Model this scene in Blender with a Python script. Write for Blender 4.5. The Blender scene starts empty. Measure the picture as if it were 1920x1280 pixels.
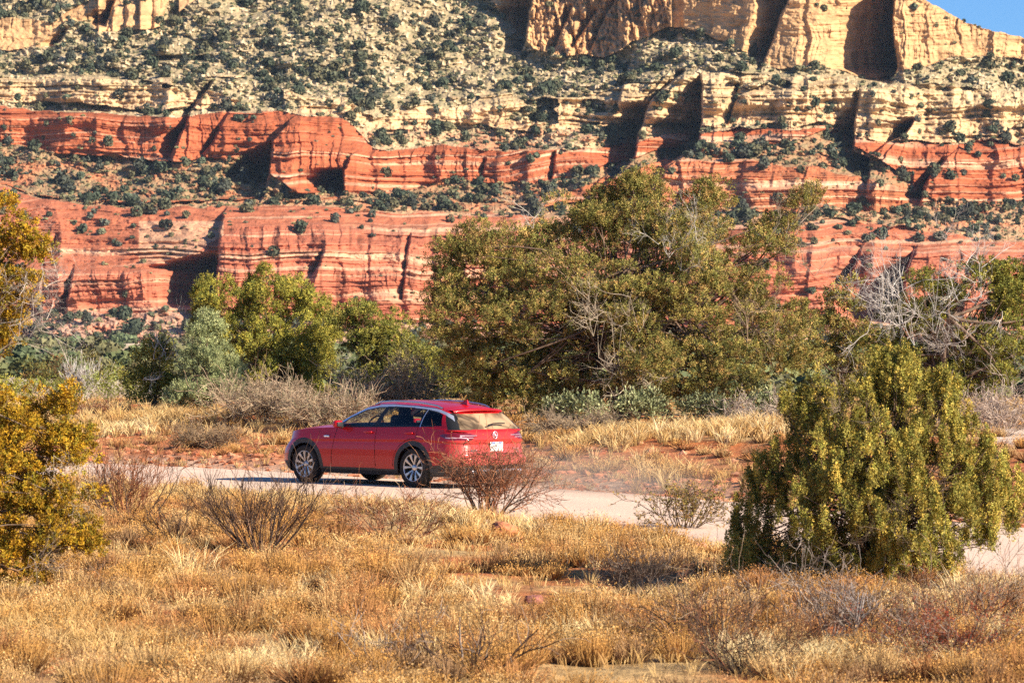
import bpy, math, random
import numpy as np
from mathutils import Vector, Matrix

# ------------------------------------------------------------------ basics
F, CX, CY, EYE = 6200.0, 960.0, 640.0, 2.6      # photo focal length in pixels, centre, eye height
scene = bpy.context.scene
COL = scene.collection
PI = math.pi


def at(px, py, d):
    """photo pixel + distance -> world point"""
    return np.array([(px - CX) / F * d, d, EYE + (CY - py) / F * d])


_TAB = np.random.default_rng(7).random((256, 256))


def vnoise(x, y, seed=0):
    x = np.asarray(x, float) + seed * 17.31
    y = np.asarray(y, float) + seed * 9.77
    xi = np.floor(x).astype(int); yi = np.floor(y).astype(int)
    fx = x - xi; fy = y - yi
    fx = fx * fx * (3 - 2 * fx); fy = fy * fy * (3 - 2 * fy)
    a = _TAB[xi & 255, yi & 255]; b = _TAB[(xi + 1) & 255, yi & 255]
    c = _TAB[xi & 255, (yi + 1) & 255]; d = _TAB[(xi + 1) & 255, (yi + 1) & 255]
    return (a * (1 - fx) + b * fx) * (1 - fy) + (c * (1 - fx) + d * fx) * fy


def fbm(x, y, seed=0, octaves=4, gain=0.5):
    s = 0; a = 1; t = 0
    for i in range(octaves):
        s = s + a * (vnoise(x * 2 ** i, y * 2 ** i, seed + i * 3) - 0.5); t += a; a *= gain
    return s / t * 2          # about -1..1


def hash1(i, seed=0):
    return np.modf(np.abs(np.sin(np.asarray(i, float) * 12.9898 + seed * 78.233) * 43758.5453))[0]


def sstep(a, b, x):
    t = np.clip((x - a) / (b - a), 0, 1)
    return t * t * (3 - 2 * t)


# ------------------------------------------------------------------ objects
def tag(o, label=None, cat=None, group=None, kind=None):
    if label: o['label'] = label
    if cat: o['category'] = cat
    if group: o['group'] = group
    if kind: o['kind'] = kind
    return o


def empty(name, loc=(0, 0, 0), rz=0.0, scale=None):
    o = bpy.data.objects.new(name, None); COL.objects.link(o)
    o.location = tuple(float(c) for c in loc); o.rotation_euler = (0, 0, rz)
    o.empty_display_size = 0.3
    if scale: o.scale = scale
    return o


def mesh_np(name, verts, faces, mat=None, parent=None, smooth=False, tint=None):
    """faces: list of int arrays (n,3) or (n,4)."""
    verts = np.asarray(verts, np.float32)
    if not isinstance(faces, (list, tuple)): faces = [faces]
    faces = [np.asarray(f, np.int32) for f in faces if len(f)]
    me = bpy.data.meshes.new(name)
    me.vertices.add(len(verts)); me.vertices.foreach_set('co', verts.ravel())
    loops = np.concatenate([f.ravel() for f in faces])
    sizes = np.concatenate([np.full(len(f), f.shape[1], np.int32) for f in faces])
    starts = np.concatenate([[0], np.cumsum(sizes)[:-1]]).astype(np.int32)
    me.loops.add(len(loops)); me.loops.foreach_set('vertex_index', loops.astype(np.int32))
    me.polygons.add(len(sizes)); me.polygons.foreach_set('loop_start', starts)
    try: me.polygons.foreach_set('loop_total', sizes)
    except Exception: pass
    me.polygons.foreach_set('use_smooth', np.full(len(sizes), bool(smooth)))
    me.update(calc_edges=True)
    if tint is not None:
        at_ = me.attributes.new('tint', 'FLOAT_COLOR', 'POINT')
        t4 = np.ones((len(verts), 4), np.float32); t4[:, :3] = tint
        at_.data.foreach_set('color', t4.ravel())
    if mat: me.materials.append(mat)
    o = bpy.data.objects.new(name, me); COL.objects.link(o)
    if parent: o.parent = parent
    return o


class Buf:
    """collects vertices, quads, tris and a per-vertex tint"""
    def __init__(s): s.v = []; s.q = []; s.t = []; s.c = []; s.n = 0
    def add(s, v, q=None, t=None, c=(1, 1, 1)):
        v = np.asarray(v, np.float32).reshape(-1, 3)
        if q is not None and len(q): s.q.append(np.asarray(q, np.int32) + s.n)
        if t is not None and len(t): s.t.append(np.asarray(t, np.int32) + s.n)
        c = np.asarray(c, np.float32)
        s.c.append(np.broadcast_to(c, (len(v), 3)) if c.ndim == 1 else c)
        s.v.append(v); s.n += len(v)
    def build(s, name, mat, parent=None, smooth=False, offset=(0, 0, 0)):
        v = np.concatenate(s.v) - np.asarray(offset, np.float32)
        f = []
        if s.q: f.append(np.concatenate(s.q))
        if s.t: f.append(np.concatenate(s.t))
        return mesh_np(name, v, f, mat, parent, smooth, np.concatenate(s.c))


def unit(v):
    v = np.asarray(v, float)
    return v / np.maximum(np.linalg.norm(v, axis=-1, keepdims=True), 1e-9)


def rand_dirs(rng, n):
    return unit(rng.normal(size=(n, 3)))


def leaves(buf, p, d, L, Wd, rng, col, face=None):
    """diamond leaves: base p (N,3), direction d, length L, width Wd, colour (N,3)"""
    n = len(p)
    if n == 0: return
    d = unit(d)
    side = unit(np.cross(d, rand_dirs(rng, n) if face is None else face))
    L = np.broadcast_to(L, (n,))[:, None]; Wd = np.broadcast_to(Wd, (n,))[:, None]
    m = p + d * L * 0.5
    v = np.stack([p, m - side * Wd * .5, p + d * L, m + side * Wd * .5], 1).reshape(-1, 3)
    q = np.arange(n * 4).reshape(n, 4)
    buf.add(v, q=q, c=np.repeat(np.broadcast_to(col, (n, 3)), 4, 0))


def tubes(buf, pts, rad, sides=4, col=(1, 1, 1)):
    """pts (N,K,3), rad (N,K)"""
    pts = np.asarray(pts, float); rad = np.asarray(rad, float)
    N, K, _ = pts.shape
    if N == 0: return
    tan = np.empty_like(pts)
    tan[:, 1:-1] = pts[:, 2:] - pts[:, :-2]; tan[:, 0] = pts[:, 1] - pts[:, 0]; tan[:, -1] = pts[:, -1] - pts[:, -2]
    tan = unit(tan)
    ref = np.where(np.abs(tan[..., 2:3]) > .9, np.array([1., 0, 0]), np.array([0, 0, 1.]))
    a = unit(np.cross(tan, ref)); b = np.cross(tan, a)
    ang = np.arange(sides) * 2 * PI / sides
    ring = pts[:, :, None] + rad[:, :, None, None] * (a[:, :, None] * np.cos(ang)[None, None, :, None] + b[:, :, None] * np.sin(ang)[None, None, :, None])
    base = np.arange(N)[:, None, None] * (K * sides) + np.arange(K - 1)[None, :, None] * sides
    j = np.arange(sides)[None, None]; j2 = (np.arange(sides) + 1) % sides
    q = np.stack([base + j, base + j2, base + sides + j2, base + sides + j], -1).reshape(-1, 4)
    col = np.asarray(col, float)
    c = col if col.ndim == 1 else np.repeat(col, K * sides, 0)
    buf.add(ring.reshape(-1, 3), q=q, c=c)


def stem_pts(p, d, L, rng, up=0.0, wob=0.12, K=4):
    """curved polylines: start p, dir d, length L, tropism up"""
    n = len(p); out = np.empty((n, K, 3)); out[:, 0] = p
    d = unit(d); step = (np.broadcast_to(L, (n,)) / (K - 1))[:, None]
    for k in range(1, K):
        d = unit(d + np.array([0, 0, up]) + rng.normal(size=(n, 3)) * wob)
        out[:, k] = out[:, k - 1] + d * step
    return out


def branch(parents, rad, m, ratio, ang, rng, up=0.1, wob=0.15, tmin=.25, thin=.55, ratio_var=.5):
    """m children on each parent polyline -> (pts, rad)"""
    N, K, _ = parents.shape
    idx = np.repeat(np.arange(N), m); n = len(idx)
    t = rng.uniform(tmin, 1.0, n) * (K - 1); k = np.minimum(t.astype(int), K - 2); f = (t - k)[:, None]
    p = parents[idx, k] * (1 - f) + parents[idx, k + 1] * f
    tan = unit(parents[idx, k + 1] - parents[idx, k])
    perp = unit(np.cross(tan, rand_dirs(rng, n)))
    a = ang * rng.uniform(.6, 1.3, n)[:, None]
    d = tan * np.cos(a) + perp * np.sin(a)
    Lp = np.linalg.norm(parents[:, -1] - parents[:, 0], axis=1)
    L = Lp[idx] * ratio * rng.uniform(1 - ratio_var, 1 + ratio_var, n)
    pts = stem_pts(p, d, L, rng, up, wob, K)
    r0 = (rad[idx, k] * (1 - f[:, 0]) + rad[idx, k + 1] * f[:, 0]) * thin
    rr = r0[:, None] * np.linspace(1, .45, K)[None]
    return pts, rr


# ------------------------------------------------------------------ materials
def new_mat(name):
    m = bpy.data.materials.new(name); m.use_nodes = True
    nt = m.node_tree; nt.nodes.clear()
    out = nt.nodes.new('ShaderNodeOutputMaterial')
    return m, nt, out


def N_(nt, typ, **kw):
    n = nt.nodes.new(typ)
    for k, v in kw.items():
        if k.startswith('i_'): n.inputs[k[2:].replace('_', ' ')].default_value = v
        else: setattr(n, k, v)
    return n


def plant_mat(name, trans=0.25, rough=.75, nscale=6.0, var=.35, spec=.12):
    """leaf / twig surface: tint attribute with a little mottling, part of the light passes through"""
    m, nt, out = new_mat(name); L = nt.links
    a = N_(nt, 'ShaderNodeAttribute', attribute_name='tint')
    tc = N_(nt, 'ShaderNodeTexCoord')
    no = N_(nt, 'ShaderNodeTexNoise'); no.inputs['Scale'].default_value = nscale; no.inputs['Detail'].default_value = 3
    L.new(tc.outputs['Object'], no.inputs['Vector'])
    mr = N_(nt, 'ShaderNodeMapRange'); mr.inputs['From Min'].default_value = .3; mr.inputs['From Max'].default_value = .7
    mr.inputs['To Min'].default_value = 1 - var; mr.inputs['To Max'].default_value = 1 + var
    L.new(no.outputs['Fac'], mr.inputs['Value'])
    mx = N_(nt, 'ShaderNodeMix', data_type='RGBA', blend_type='MULTIPLY'); mx.inputs[0].default_value = 1
    L.new(a.outputs['Color'], mx.inputs[6]); L.new(mr.outputs['Result'], mx.inputs[7])
    p = N_(nt, 'ShaderNodeBsdfPrincipled'); p.inputs['Roughness'].default_value = rough
    p.inputs['Specular IOR Level'].default_value = spec
    L.new(mx.outputs[2], p.inputs['Base Color'])
    if trans > 0:
        t = N_(nt, 'ShaderNodeBsdfTranslucent'); L.new(mx.outputs[2], t.inputs['Color'])
        ms = N_(nt, 'ShaderNodeMixShader'); ms.inputs[0].default_value = trans
        L.new(p.outputs[0], ms.inputs[1]); L.new(t.outputs[0], ms.inputs[2]); L.new(ms.outputs[0], out.inputs[0])
    else: L.new(p.outputs[0], out.inputs[0])
    return m


def simple_mat(name, col, rough=.5, metal=0.0, coat=0.0, spec=.5, noise=0.0, nscale=20):
    m, nt, out = new_mat(name); L = nt.links
    p = N_(nt, 'ShaderNodeBsdfPrincipled')
    p.inputs['Base Color'].default_value = (*col, 1); p.inputs['Roughness'].default_value = rough
    p.inputs['Metallic'].default_value = metal; p.inputs['Coat Weight'].default_value = coat
    p.inputs['Coat Roughness'].default_value = .04; p.inputs['Specular IOR Level'].default_value = spec
    if noise > 0:
        tc = N_(nt, 'ShaderNodeTexCoord'); no = N_(nt, 'ShaderNodeTexNoise'); no.inputs['Scale'].default_value = nscale
        no.inputs['Detail'].default_value = 5
        L.new(tc.outputs['Object'], no.inputs['Vector'])
        mr = N_(nt, 'ShaderNodeMapRange'); mr.inputs['From Min'].default_value = .3; mr.inputs['From Max'].default_value = .7
        mr.inputs['To Min'].default_value = 1 - noise; mr.inputs['To Max'].default_value = 1 + noise
        L.new(no.outputs['Fac'], mr.inputs['Value'])
        mx = N_(nt, 'ShaderNodeMix', data_type='RGBA', blend_type='MULTIPLY'); mx.inputs[0].default_value = 1
        mx.inputs[6].default_value = (*col, 1); L.new(mr.outputs['Result'], mx.inputs[7])
        L.new(mx.outputs[2], p.inputs['Base Color'])
    L.new(p.outputs[0], out.inputs[0])
    return m


def ground_mat(name, fine=9.0, amp=.45, bump=.6, bdist=.05, speck=None, rough=.95):
    """earth / rock: vertex tint broken up by two noises, with bump"""
    m, nt, out = new_mat(name); L = nt.links
    a = N_(nt, 'ShaderNodeAttribute', attribute_name='tint')
    tc = N_(nt, 'ShaderNodeTexCoord')
    no = N_(nt, 'ShaderNodeTexNoise'); no.inputs['Scale'].default_value = fine; no.inputs['Detail'].default_value = 8
    no.inputs['Roughness'].default_value = .65
    L.new(tc.outputs['Object'], no.inputs['Vector'])
    mr = N_(nt, 'ShaderNodeMapRange'); mr.inputs['From Min'].default_value = .3; mr.inputs['From Max'].default_value = .7
    mr.inputs['To Min'].default_value = 1 - amp; mr.inputs['To Max'].default_value = 1 + amp
    L.new(no.outputs['Fac'], mr.inputs['Value'])
    mx = N_(nt, 'ShaderNodeMix', data_type='RGBA', blend_type='MULTIPLY'); mx.inputs[0].default_value = 1
    L.new(a.outputs['Color'], mx.inputs[6]); L.new(mr.outputs['Result'], mx.inputs[7])
    colsock = mx.outputs[2]
    if speck:
        vo = N_(nt, 'ShaderNodeTexVoronoi'); vo.inputs['Scale'].default_value = speck[0]
        L.new(tc.outputs['Object'], vo.inputs['Vector'])
        lt = N_(nt, 'ShaderNodeMapRange'); lt.inputs['From Min'].default_value = .12; lt.inputs['From Max'].default_value = .4
        lt.inputs['To Min'].default_value = speck[1]; lt.inputs['To Max'].default_value = 1.08
        L.new(vo.outputs['Distance'], lt.inputs['Value'])
        m2 = N_(nt, 'ShaderNodeMix', data_type='RGBA', blend_type='MULTIPLY'); m2.inputs[0].default_value = 1
        L.new(colsock, m2.inputs[6]); L.new(lt.outputs['Result'], m2.inputs[7]); colsock = m2.outputs[2]
    p = N_(nt, 'ShaderNodeBsdfPrincipled'); p.inputs['Roughness'].default_value = rough
    p.inputs['Specular IOR Level'].default_value = .08
    L.new(colsock, p.inputs['Base Color'])
    b = N_(nt, 'ShaderNodeBump'); b.inputs['Strength'].default_value = bump; b.inputs['Distance'].default_value = bdist
    L.new(no.outputs['Fac'], b.inputs['Height']); L.new(b.outputs[0], p.inputs['Normal'])
    L.new(p.outputs[0], out.inputs[0])
    return m


M_LEAF = plant_mat('juniper_foliage', trans=.06, nscale=2.5, var=.3)
M_BARK = plant_mat('bark', trans=0, nscale=9, var=.4, rough=.9)
M_DRY = plant_mat('dry_stems', trans=.18, nscale=5, var=.3)
M_SCRUB = plant_mat('far_scrub', trans=.1, nscale=.12, var=.4)
# ------------------------------------------------------------------ light, sky, camera
HAZE = 0.000025
SUN_AZ = (0.85, -0.53); SUN_EL = math.radians(27)
sv = Vector((SUN_AZ[0] * math.cos(SUN_EL), SUN_AZ[1] * math.cos(SUN_EL), math.sin(SUN_EL))).normalized()
sun = bpy.data.lights.new('sun', 'SUN'); sun.energy = 5.0; sun.angle = math.radians(.5); sun.color = (1.0, .88, .70)
so = bpy.data.objects.new('sun', sun); COL.objects.link(so); so.rotation_euler = sv.to_track_quat('Z', 'Y').to_euler(); so.location = (40, -40, 60)

w = bpy.data.worlds.new('World'); scene.world = w; w.use_nodes = True
nt = w.node_tree; bg = nt.nodes['Background']
sky = nt.nodes.new('ShaderNodeTexSky'); sky.sky_type = 'NISHITA'; sky.sun_disc = False
sky.sun_elevation = SUN_EL; sky.sun_rotation = math.atan2(SUN_AZ[0], SUN_AZ[1])
sky.altitude = 1300; sky.air_density = 1.0; sky.dust_density = .4; sky.ozone_density = 1.2
hs = nt.nodes.new('ShaderNodeMix'); hs.data_type = 'RGBA'; hs.blend_type = 'MULTIPLY'; hs.inputs[0].default_value = 1; hs.inputs[7].default_value = (.50, .86, 1.38, 1)
nt.links.new(sky.outputs[0], hs.inputs[6]); nt.links.new(hs.outputs[2], bg.inputs[0]); bg.inputs[1].default_value = 0.05

scene.view_settings.view_transform = 'Standard'; scene.view_settings.look = 'None'
scene.view_settings.gamma = 1.0; scene.view_settings.exposure = EXPOSURE = 1.15
cam = bpy.data.cameras.new('camera'); cam.sensor_fit = 'HORIZONTAL'; cam.sensor_width = 36; cam.lens = 36 * F / 1920
cam.clip_start = .5; cam.clip_end = 20000
cam.dof.use_dof = True; cam.dof.focus_distance = 59; cam.dof.aperture_fstop = cam.lens / 1000 / .017
co = bpy.data.objects.new('camera', cam); COL.objects.link(co); co.location = (0, 0, EYE); co.rotation_euler = (PI / 2, 0, 0)
scene.camera = co
scene.cycles.max_bounces = 6; scene.cycles.diffuse_bounces = 2; scene.cycles.transparent_max_bounces = 12
scene.cycles.use_denoising = False

# ------------------------------------------------------------------ road and ground
RC = np.array([(17, 18), (12, 27), (6.5, 40.5), (3.0, 48.6), (-.2, 54.6), (-3.5, 59.3), (-8.3, 66.0), (-14.5, 71.2), (-25.5, 76), (-60, 82)], float)


def catmull(P, n=40):
    out = []
    Q = np.vstack([2 * P[0] - P[1], P, 2 * P[-1] - P[-2]])
    for i in range(1, len(Q) - 2):
        p0, p1, p2, p3 = Q[i - 1], Q[i], Q[i + 1], Q[i + 2]
        for t in np.linspace(0, 1, n, endpoint=False):
            out.append(.5 * ((2 * p1) + (-p0 + p2) * t + (2 * p0 - 5 * p1 + 4 * p2 - p3) * t * t + (-p0 + 3 * p1 - 3 * p2 + p3) * t ** 3))
    out.append(P[-1]); return np.array(out)


RCL = catmull(RC); RT = unit(np.gradient(RCL, axis=0)); RN = np.stack([RT[:, 1], -RT[:, 0]], 1)
HALF = 3.1


def road_sd(x, y):
    """signed distance to the road's centre line, + on the far side"""
    x = np.asarray(x, float).ravel(); y = np.asarray(y, float).ravel(); out = np.empty(len(x))
    for i in range(0, len(x), 20000):
        dx = x[i:i + 20000, None] - RCL[None, :, 0]; dy = y[i:i + 20000, None] - RCL[None, :, 1]
        d2 = dx * dx + dy * dy; k = d2.argmin(1); r = np.arange(len(k))
        out[i:i + 20000] = np.sqrt(d2[r, k]) * np.sign(dx[r, k] * RN[k, 0] + dy[r, k] * RN[k, 1])
    return out


def ground_z(x, y, sd=None):
    x = np.asarray(x, float); y = np.asarray(y, float); shp = x.shape
    if sd is None: sd = road_sd(x, y).reshape(shp)
    bank = .18 * sstep(3.0, 4.2, sd) + .60 * sstep(3.6, 12, sd)
    z = bank * (1 - sstep(95, 170, y)) - 1.0 * sstep(100, 220, y) + 3.0 * sstep(450, 1150, y)
    off = sstep(2.8, 4.6, np.abs(sd))
    z = z + off * (fbm(x * .3, y * .3, 3) * .10 + fbm(x * 1.1, y * 1.1, 5) * .045) - .02 * sstep(3.4, 2.4, np.abs(sd))
    return z


def gz(x, y): return float(ground_z(np.array([x]), np.array([y]))[0])


ys = np.concatenate([np.arange(-60, 18, 3.0), np.arange(18, 100, .2), 100 * 1.018 ** np.arange(0, 150)]); ys = ys[ys < 1420]
tt = np.linspace(-1, 1, 520)
hw = 12 + .26 * np.maximum(ys, 0)
tx = np.where(np.abs(tt) < .94, tt / .94, np.sign(tt) * (1 + (np.abs(tt) - .94) / .06 * 3))
GX = hw[:, None] * tx[None]; GY = np.repeat(ys[:, None], len(tt), 1)
sdm = np.where(GY < 130, 0, 99.0)
near = (GY < 130)
sdv = np.full(GX.shape, 60.0); sdv[near] = road_sd(GX[near], GY[near])
GZ = ground_z(GX, GY, sdv)
soil = np.array([.44, .15, .055]); straw = np.array([.47, .31, .14]); sand = np.array([.62, .50, .35]); olive = np.array([.30, .27, .15])
a = sstep(-.25, .35, fbm(GX * .5, GY * .5, 11))[..., None]
colr = soil * (1 - a) + straw * a
b = (sstep(2.6, 3.6, sdv) * (1 - sstep(6.5, 10, sdv)))[..., None] * .75
colr = colr * (1 - b) + np.array([.44, .16, .07]) * b
e = (sstep(4.2, 2.7, np.abs(sdv + fbm(GX * .8, GY * .8, 2) * .8)))[..., None]
colr = colr * (1 - e) + np.array([.62, .42, .29]) * e
f_ = sstep(110, 260, GY)[..., None]
g_ = sstep(-.1, .3, fbm(GX * .02, GY * .006, 21))[..., None]
colr = colr * (1 - f_) + f_ * (sand * g_ + np.array([.50, .38, .25]) * (1 - g_))
p_ = (sstep(8.2, 9.2, GX) * sstep(58, 60, GY) * sstep(72, 68, GY))[..., None]
colr = colr * (1 - p_) + np.array([.66, .52, .40]) * p_
R, C = GX.shape
ii = (np.arange(R - 1)[:, None] * C + np.arange(C - 1)[None]).ravel()
gq = np.stack([ii, ii + 1, ii + C + 1, ii + C], 1)
M_GROUND = ground_mat('dry_soil', fine=7, amp=.4, bump=.8, bdist=.06)
tag(mesh_np('ground', np.stack([GX, GY, GZ], -1).reshape(-1, 3), gq, M_GROUND, None, True, colr.reshape(-1, 3)),
    'dry reddish earth under the grass, running back to the valley floor', 'ground', kind='structure')

# road: strip with a slight crown and two worn tracks
offs = np.linspace(-1, 1, 41)
s_ = np.arange(len(RCL))
wv = HALF + fbm(s_ * .05, s_ * 0, 31) * .35
RV = np.empty((len(RCL), 41, 3)); RCOL = np.empty((len(RCL), 41, 3))
for j, o_ in enumerate(offs):
    xy = RCL + RN * (o_ * (wv + fbm(s_ * .4, s_ * 0 + j, 37) * .12))[:, None]
    edge = 1 - abs(o_) ** 6
    rut = math.exp(-((abs(o_) - .34) / .12) ** 2)
    RV[:, j, :2] = xy
    RV[:, j, 2] = -.03 + .055 * edge + .02 * (1 - o_ * o_) - .012 * rut + fbm(xy[:, 0] * 1.5, xy[:, 1] * 1.5, 8) * .008
    RCOL[:, j] = np.array([.67, .49, .37]) * (1 + .07 * rut + fbm(xy[:, 0] * .6, xy[:, 1] * .6, 9) * .09)[:, None]
ii = (np.arange(len(RCL) - 1)[:, None] * 41 + np.arange(40)[None]).ravel()
M_ROAD = ground_mat('gravel_road', fine=22, amp=.20, bump=.5, bdist=.02, speck=(26, .82))
tag(mesh_np('dirt_road', RV.reshape(-1, 3), np.stack([ii, ii + 1, ii + 42, ii + 41], 1), M_ROAD, None, True, RCOL.reshape(-1, 3)),
    'pale pinkish gravel road curving past the red car', 'road', kind='structure')

# ------------------------------------------------------------------ mountain
XS = [-400, 0, 150, 300, 450, 560, 645, 700, 850, 1000, 1130, 1250, 1350, 1450, 1550, 1650, 1750, 1850, 1920, 2320]
BND = {   # lower edge of each band of rock or slope
    'tan':   [95, 95, 66, 52, -60, -90, -90, -90, -80, 95, 100, 42, 75, 125, 135, 146, 112, 100, 108, 120],
    'talus': [145, 145, 146, 150, 150, 180, 184, 186, 182, 172, 165, 142, 136, 142, 152, 165, 152, 168, 172, 180],
    'cream': [192, 190, 193, 203, 205, 212, 216, 238, 238, 250, 235, 230, 238, 228, 236, 270, 266, 262, 268, 270],
    'ledge': [200, 200, 208, 218, 213, 214, 219, 274, 280, 285, 276, 245, 246, 240, 246, 274, 270, 268, 272, 275],
    'red':   [265, 265, 282, 300, 290, 360, 361, 362, 345, 345, 310, 276, 262, 268, 254, 300, 372, 386, 382, 380],
    'bench': [340, 340, 374, 370, 372, 372, 373, 374, 390, 385, 332, 300, 296, 305, 325, 345, 380, 392, 392, 392],
    'dome':  [341, 341, 375, 371, 373, 373, 374, 375, 391, 386, 372, 382, 386, 392, 398, 402, 381, 393, 393, 393],
    'veg2':  [345, 345, 380, 385, 388, 386, 389, 392, 402, 405, 402, 420, 420, 420, 418, 420, 440, 456, 460, 465],
    'slick': [508, 508, 505, 498, 425, 422, 423, 425, 432, 440, 450, 460, 470, 470, 470, 472, 472, 476, 478, 480],
    'wall':  [595, 595, 592, 578, 588, 598, 599, 600, 602, 606, 612, 610, 610, 605, 604, 612, 622, 612, 605, 600],
}
ORDER = ['tan', 'talus', 'cream', 'ledge', 'red', 'bench', 'dome', 'veg2', 'slick', 'wall']
TANS = dict(tan=7, talus=.62, cream=2.6, ledge=.5, red=4.5, bench=.5, dome=3.0, veg2=.34, slick=.95, wall=6, foot=.42)
du, dv = 1.5, 1.25
U1 = np.arange(-420, 2340, du); V1 = np.arange(664, -110, -dv)       # bottom row first
UU, VV = np.meshgrid(U1, V1)
warp = fbm(UU / 190, VV / 300, 40) * 9 + fbm(UU / 80, VV / 200, 41) * 11 + fbm(UU / 24, VV / 60, 43) * 3.5
edges = [np.interp(U1, XS, BND[k])[None] + warp + fbm(UU / 130, VV / 300, 240 + i_ * 3) * 6 + fbm(UU / 38, VV / 120, 241 + i_ * 3) * 3 for i_, k in enumerate(ORDER)]
for i_ in range(1, 10): edges[i_] = np.maximum(edges[i_], edges[i_ - 1] + .5)
edges[0] = edges[0] + fbm(UU / 30, VV / 90, 47) * 6
el_ = np.interp(U1, [-420, 0, 100, 122, 165, 185, 300, 335], [95, 95, 88, 42, 40, 62, 50, -60])
edges[0] = np.where(U1[None] < 335, el_[None] + fbm(UU / 30, VV / 40, 48) * 6, edges[0])
upl = np.interp(U1, [-420, 0, 100, 130, 200, 300, 2400], [32, 32, 44, 20, -14, -60, -400])[None] + fbm(UU / 40, VV * 0, 49) * 8
lay = np.full(UU.shape, 10)
for k in range(9, -1, -1): lay = np.where(VV < edges[k], k, lay)
lay = np.where((lay == 0) & (VV < upl), 1, lay)
brkm = fbm(UU / 75, VV / 26, 44, 3) - .02 - .5 * sstep(1080, 1180, UU) - .35 * sstep(420, 300, UU)
lay = np.where((lay == 2) & (brkm > 0), 1, lay)
tans = np.array([TANS[k] for k in ORDER] + [TANS['foot']])[lay]
CLIFF = np.isin(lay, [0, 2, 4, 6, 9]); SLICK = lay == 8
# stepped slickrock and broken ledges in the slopes
bandv = VV + fbm(UU / 260, VV / 400, 51) * 26
st = vnoise(bandv / 6.5, UU / 900, 53)
tans = np.where(SLICK, np.where(st > .52, 4.0, .38), tans)
led = sstep(.56, .7, vnoise(bandv / 12, UU / 220, 57)) * sstep(.0, .25, fbm(UU / 70, VV / 40, 59) + .12)
tans = np.where((lay == 1) & (led > .5), 3.5, tans)
tans = np.where(np.isin(lay, [2, 4, 6, 9]) & (st < .22), .8, tans)
# red walls have rounded shoulders: gentle at the brow, steep below
for k in (4, 6, 9):
    rel = (VV - edges[k - 1]) / np.maximum(edges[k] - edges[k - 1], 6)
    sh_ = np.interp(rel, [0, .15, .35, .6, 1], [.55, .9, 1.8, 5, 5])
    tans = np.where(lay == k, np.where(st < .25, np.minimum(sh_, 1.0), sh_), tans)
# nearly flat tops set back above the walls
for k, wd in ((9, 5), (8, 3), (4, 3), (2, 3), (6, 3)):
    top = edges[k - 1]
    tans = np.where((VV < top) & (VV > top - wd) & (lay != 0), (CY - VV) / F + .07, tans)
tans = np.maximum(tans, (CY - VV) / F + .05)
D = np.empty(UU.shape); D[0] = 1130 + np.interp(U1, [-420, 300, 900, 1500, 2340], [20, 0, 60, 10, 30]) + fbm(U1 / 200, U1 * 0, 61) * 25
for r in range(1, len(V1)):
    D[r] = D[r - 1] + np.minimum(D[r - 1] * dv / F / (tans[r] - (CY - V1[r]) / F), 10)
# the courses run level: even out the set-backs along each wall
kx = np.arange(-45, 46); kern = np.exp(-.5 * (kx / 15.0) ** 2); kern /= kern.sum()
Dp = np.pad(D, ((0, 0), (45, 45)), mode='edge')
D = np.stack([np.convolve(row, kern, 'valid') for row in Dp])
kx = np.arange(-450, 451); kw = np.exp(-.5 * (kx / 160.0) ** 2); kw /= kw.sum()
Dp = np.pad(D, ((0, 0), (450, 450)), mode='edge')
D = .22 * D + .78 * np.stack([np.convolve(row, kw, 'valid') for row in Dp])
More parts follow.
